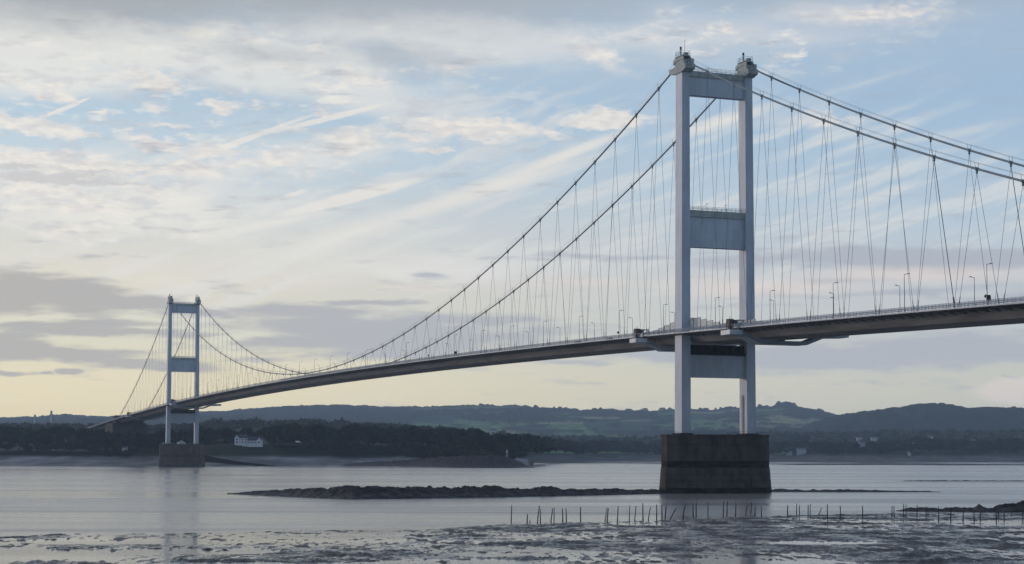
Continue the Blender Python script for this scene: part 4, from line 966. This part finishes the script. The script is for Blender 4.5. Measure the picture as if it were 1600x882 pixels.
def gradient(G, px):
    cr = t.node('ShaderNodeValToRGB'); e0, e1 = -4.0, 24.0
    mr = t.node('ShaderNodeMapRange'); t.l.new(el, mr.inputs[0]); mr.inputs[1].default_value = e0; mr.inputs[2].default_value = e1; t.l.new(mr.outputs[0], cr.inputs[0])
    els = cr.color_ramp.elements; first = True
    for (py, c) in G:
        f = (p2s(px, py)[1] - e0) / (e1 - e0); lc = (*srgb(*c), 1)
        if first: els[0].position = f; els[0].color = lc; els[1].position = 1; els[1].color = (*srgb(118, 140, 170), 1); first = False
        else: e_ = els.new(f); e_.color = lc
    return cr.outputs[0]
veil = t.mix(lr, gradient(GL, 300), gradient(GR, 1300))
veil = t.mix(1.0, veil, (10, 10, 10), 'MULTIPLY')
front = t.ramp(t.m('ABSOLUTE', az), 120, 25)      # thin veil of high cloud glowing on the sunset side
base = t.mix(t.m('MULTIPLY', front, .82), base, veil)
# --- high thin streaks
Ps = warp(.5, 1, 1, 3, .9, .5); stv = t.node('ShaderNodeMapping', vector_type='TEXTURE'); t.l.new(Ps, stv.inputs[0]); stv.inputs['Rotation'].default_value = (0, 0, R(19)); stv.inputs['Scale'].default_value = (5.5, .62, 1)
SN = t.noise(stv.outputs[0], 1.0, 5, .55)
zone = total(P_soft, [(560, 330, 620, 200, 14), (1120, 300, 500, 160, 10), (250, 330, 420, 150, 12), (1350, 350, 420, 120, 8)])
strk = t.m('MULTIPLY', t.ramp(SN, .44, .66), t.ramp(zone, .02, .42))
base = t.mix(t.m('MULTIPLY', strk, .55), base, S10((219, 218, 213)))
Pf = warp(2.6, 1, 1, 4, .22, .09)
trails = total(Pf, [(735, 305, 330, 24, 17.5, .55), (560, 360, 300, 34, 16, .4), (545, 310, 150, 11, 15, 1.2), (420, 350, 170, 13, 12, .5), (330, 238, 230, 6.5, 21.5, 1.0), (510, 186, 130, 6, 15, 1.0), (105, 168, 42, 3.8, 25, 2.2), (1330, 210, 170, 11, 12, .28), (1350, 130, 200, 10, 14, .22), (460, 303, 30, 5, 18, .7), (362, 326, 26, 4, 16, .7), (880, 245, 190, 14, 21, .6), (1130, 190, 160, 16, 16, .5), (1450, 215, 260, 14, 8, .25)])
base = t.mix(t.m('MULTIPLY', t.ramp(trails, .04, .5), .85), base, S10((226, 222, 214)))
# --- soft white cloud masses and cumulus puffs
masses = total(P_soft, [(160, 66, 560, 62, -3, 1.9), (60, 110, 300, 60, 0, 1.1), (700, 60, 420, 60, -2, 1.2), (1100, 60, 400, 60, 0, .8), (1250, 60, 400, 40, 0, .6), (600, 150, 260, 60, -8, .9), (400, 120, 330, 45, -6, .9), (20, 100, 170, 50, 0, .9), (930, 85, 130, 34, -25, .8), (1330, 25, 260, 40, -5, .85), (1120, 45, 90, 22, -15, .7), (1230, 85, 50, 18, 0, .55), (250, 330, 330, 80, 6, .7), (520, 240, 260, 50, 8, .65), (100, 280, 230, 60, 0, .7), (1290, 190, 150, 26, 0, .6), (1050, 180, 120, 40, 0, .45), (640, 420, 700, 50, 2, .6)])
mm = t.ramp(t.m('ADD', masses, t.m('ADD', t.m('MULTIPLY', t.m('SUBTRACT', N2, .5), .9), t.m('MULTIPLY', t.m('SUBTRACT', N3, .5), .6))), .06, .85)
base = t.mix(t.m('MULTIPLY', mm, .72), base, t.mix(lr, S10((236, 231, 220)), S10((196, 200, 208))))
puffs = total(P_puff, [(85, 148, 58, 20, -6, 1.3), (240, 125, 105, 26, -6, 1.1), (40, 195, 130, 20, -3, 1.4), (110, 210, 60, 11, -4, 1.3), (148, 177, 20, 8, 0, 1.1), (340, 165, 46, 19, -5, 1.4), (265, 196, 60, 8, -4, .9), (240, 225, 100, 15, -8, 1.1), (190, 200, 30, 8, 0, .9), (300, 265, 150, 22, 4, .9), (420, 250, 110, 24, 5, .9), (100, 320, 220, 26, 0, .8), (230, 300, 140, 16, 0, .7), (480, 275, 90, 16, 8, .6), (90, 360, 130, 14, 0, .8), (260, 365, 130, 10, 0, .7), (930, 85, 90, 26, -25, .7), (745, 203, 160, 22, -2, 1.6), (860, 210, 45, 12, -12, 1.0), (640, 212, 60, 14, 3, 1.1), (560, 215, 90, 28, 2, 1.0), (680, 235, 45, 11, 0, 1.3), (945, 186, 100, 21, 0, 1.6), (60, 245, 190, 22, 0, 1.1), (150, 262, 170, 26, 0, 1.1), (330, 235, 110, 18, 0, .9), (60, 300, 170, 24, 0, .9), (25, 345, 60, 18, 0, .7), (440, 60, 100, 30, -5, .4), (1235, 83, 34, 10, 0, 1.0), (1130, 45, 45, 14, -15, .9), (1290, 187, 80, 18, 0, .7), (150, 375, 110, 12, 0, .7), (540, 235, 60, 10, 0, .8), (500, 180, 40, 9, -4, .8), (470, 105, 160, 22, -4, .6), (560, 120, 90, 22, -4, .7), (700, 105, 70, 26, -20, .6), (1380, 22, 160, 24, 0, .8)])
pn = t.m('ADD', t.m('ADD', puffs, t.m('MULTIPLY', t.m('SUBTRACT', N2, .5), .5)), t.m('MULTIPLY', t.m('SUBTRACT', t.noise(t.scale(AE, 1, 2.4, 1), 1.9, 5, .5), .5), 1.1))
pm = t.ramp(pn, .16, .86)
pn_off = t.noise(t.scale(vadd(AE, (.15, .3, 0)), 1, 2.4, 1), 1.9, 4, .5)
shade = t.ramp(pn_off, .36, .66)           # grey undersides
base = t.mix(t.m('MULTIPLY', pm, .85), base, t.mix(t.m('MULTIPLY', shade, .6), S10((236, 228, 217)), S10((200, 198, 200))))
mo = t.noise(t.scale(AE, .8, 2.4, 1), .9, 7, .6); mo2 = t.noise(t.scale(vadd(AE, (.3, .35, 7)), .8, 2.4, 1), .9, 7, .6)
mz = t.ramp(total(P_soft, [(250, 110, 800, 230, -6, 1.2), (60, 300, 420, 130, 0, 1.2), (1150, 60, 500, 110, 0, .7)]), .05, .7)
base = t.mix(t.m('MULTIPLY', t.m('MULTIPLY', t.ramp(mo, .5, .66), mz), .5), base, S10((188, 189, 195)))
base = t.mix(t.m('MULTIPLY', t.m('MULTIPLY', t.ramp(mo2, .53, .68), mz), .6), base, S10((240, 233, 221)))
# --- grey cloud sheet overhead and low purple-grey bands
topb = total(P_soft, [(620, -60, 900, 130, 0, 2.4), (150, -50, 500, 125, 0, 2.0), (1100, -50, 480, 100, 0, 1.4), (1560, -40, 240, 70, 0, 1.3), (620, 85, 200, 36, -3, .8), (400, 82, 190, 22, -3, .75), (1100, 20, 280, 50, 0, .4)])
tm = t.m('MULTIPLY', t.ramp(t.m('ADD', topb, t.m('MULTIPLY', t.m('SUBTRACT', N1, .5), 1.3)), -.05, 1.45), .95)
base = t.mix(tm, base, t.mix(lr, S10((158, 163, 168)), S10((158, 170, 184))))
dim = total(P_puff, [(90, 280, 170, 13, 0, 1.1), (180, 290, 120, 10, 0, .9), (30, 262, 70, 10, 0, 1.1), (150, 272, 60, 6, 0, .8), (60, 375, 60, 8, 0, .7), (200, 375, 60, 7, 0, .5)])
base = t.mix(t.m('MULTIPLY', t.ramp(t.m('ADD', dim, t.m('MULTIPLY', t.m('SUBTRACT', N3, .5), .6)), .15, .75), .6), base, S10((184, 181, 184)))
N4 = t.noise(t.scale(AE, .3, 1.9, 1), 1.3, 7, .62)
Pb = warp(.9, .55, 1.6, 5, 1.3, .42, .6)
bands = total(Pb, [(60, 458, 230, 38, -3, 1.5), (300, 490, 150, 14, 0, .9), (200, 520, 300, 13, 0, .9), (700, 500, 240, 20, 0, .9), (620, 535, 340, 40, 0, 1.2), (185, 470, 130, 20, -4, 1.2), (0, 470, 200, 26, 0, 1.2), (240, 478, 90, 12, -2, 1.0), (130, 508, 260, 12, 1, .85), (90, 552, 230, 20, -3, 1.3), (0, 540, 130, 26, 0, 1.3), (230, 568, 150, 14, -2, 1.1), (10, 583, 60, 7, 0, 1.1), (105, 580, 30, 7, 0, 1.2), (68, 583, 22, 4, 0, .8), (590, 515, 330, 34, -2, 1.2), (480, 490, 200, 26, 0, .9), (700, 540, 280, 34, 0, 1.0), (560, 475, 130, 8, 0, .9), (440, 535, 130, 20, 0, .9), (400, 560, 120, 10, 0, .5), (850, 520, 180, 26, 0, .55)])
bn_ = t.ramp(t.m('ADD', bands, t.m('ADD', t.m('MULTIPLY', t.m('SUBTRACT', N3, .5), .5), t.m('MULTIPLY', t.m('SUBTRACT', N4, .5), 1.7))), .08, .7)
base = t.mix(t.m('MULTIPLY', bn_, .85), base, t.mix(t.ramp(az, -16, -2), S10((164, 160, 157)), S10((163, 165, 172))))
rband = total(Pb, [(1350, 402, 330, 26, 0, 1.2), (1520, 408, 200, 24, 0, 1.3), (1180, 408, 180, 18, 0, .9), (1330, 440, 160, 9, 0, .7), (900, 400, 160, 10, 0, .6), (1420, 455, 300, 10, 2, .6), (1300, 560, 330, 34, 0, 1.3), (1500, 545, 260, 32, 0, 1.4), (1050, 553, 240, 22, 0, 1.1), (900, 565, 120, 10, 0, .8), (1000, 405, 130, 9, 0, .8), (675, 434, 46, 9, 3, .75), (1590, 470, 150, 16, 0, .7), (1200, 480, 220, 10, 0, .5), (1585, 592, 30, 5, -10, 1.0)])
rb = t.ramp(t.m('ADD', rband, t.m('ADD', t.m('MULTIPLY', t.m('SUBTRACT', N3, .5), .5), t.m('MULTIPLY', t.m('SUBTRACT', N4, .5), 1.7))), .08, .75)
base = t.mix(t.m('MULTIPLY', rb, .75), base, S10((158, 164, 176)))
pink = total(Pb, [(1585, 612, 75, 26, 0, 2.2), (1420, 430, 330, 22, 0, .9), (1200, 450, 260, 26, 0, .9), (1100, 440, 200, 30, 0, .6), (900, 440, 160, 16, 0, .7), (640, 450, 140, 8, 0, .7), (1300, 605, 60, 6, 0, .4), (250, 600, 200, 18, 0, .3)])
pk = t.ramp(t.m('ADD', pink, t.m('MULTIPLY', t.m('SUBTRACT', N3, .5), .5)), .1, .85)
base = t.mix(t.m('MULTIPLY', pk, .6), base, S10((220, 206, 198)))
# unseen sky behind the viewer: broken cloud, made bluer to light the towers
back = t.ramp(t.m('ABSOLUTE', az), 30, 70); bc = t.m('MULTIPLY', t.m('MULTIPLY', t.ramp(N1, .42, .62), back), .7)
base = t.mix(bc, base, S10((140, 172, 222)))
base = t.mix(.1, base, S10((206, 208, 208)))
pl = t.m('DIVIDE', 250.0, t.m('MAXIMUM', DZ, .0255)); gn = t.m('EXPONENT', t.m('MULTIPLY', pl, HZD * .55))
sv = t.node('ShaderNodeVectorMath', operation='SCALE'); t.l.new(base, sv.inputs[0]); t.l.new(gn, sv.inputs['Scale']); t.l.new(sv.outputs[0], bg.inputs['Color'])
w.cycles.sampling_method = 'MANUAL'; w.cycles.sample_map_resolution = 512

sun = bpy.data.lights.new('sun', 'SUN'); sun.energy = 1.0; sun.angle = R(12); sun.color = (1, .83, .76)
so = bpy.data.objects.new('sun', sun); COL.objects.link(so)
dv = Vector((math.sin(SUN_AZ) * math.cos(SUN_EL), math.cos(SUN_AZ) * math.cos(SUN_EL), math.sin(SUN_EL)))
so.rotation_euler = (-dv).to_track_quat('-Z', 'Y').to_euler(); so.location = dv * 500

mb = MB(); mb.box(-9200, 9200, -700, 9800, -4.0, 262)
hm = bpy.data.materials.new('haze'); hm.use_nodes = True; ht = NT(hm.node_tree); ht.n.remove(ht.n['Principled BSDF'])
pv = ht.node('ShaderNodeVolumePrincipled'); pv.inputs['Color'].default_value = (.62, .79, 1.0, 1); pv.inputs['Density'].default_value = HZD; pv.inputs['Anisotropy'].default_value = .2
ht.l.new(pv.outputs[0], ht.n['Material Output'].inputs['Volume']); o = mb.build('haze', hm); o['kind'] = 'stuff'

sc.render.engine = 'CYCLES'
c = sc.cycles; c.use_denoising = True; c.max_bounces = 6; c.diffuse_bounces = 3; c.glossy_bounces = 3; c.volume_bounces = 0; c.transparent_max_bounces = 4
try: c.denoiser = 'OPENIMAGEDENOISE'; c.denoising_input_passes = 'RGB_ALBEDO_NORMAL'
except Exception: pass
sc.view_settings.view_transform = 'Standard'; sc.view_settings.look = 'None'; sc.view_settings.exposure = .12; sc.view_settings.gamma = 1
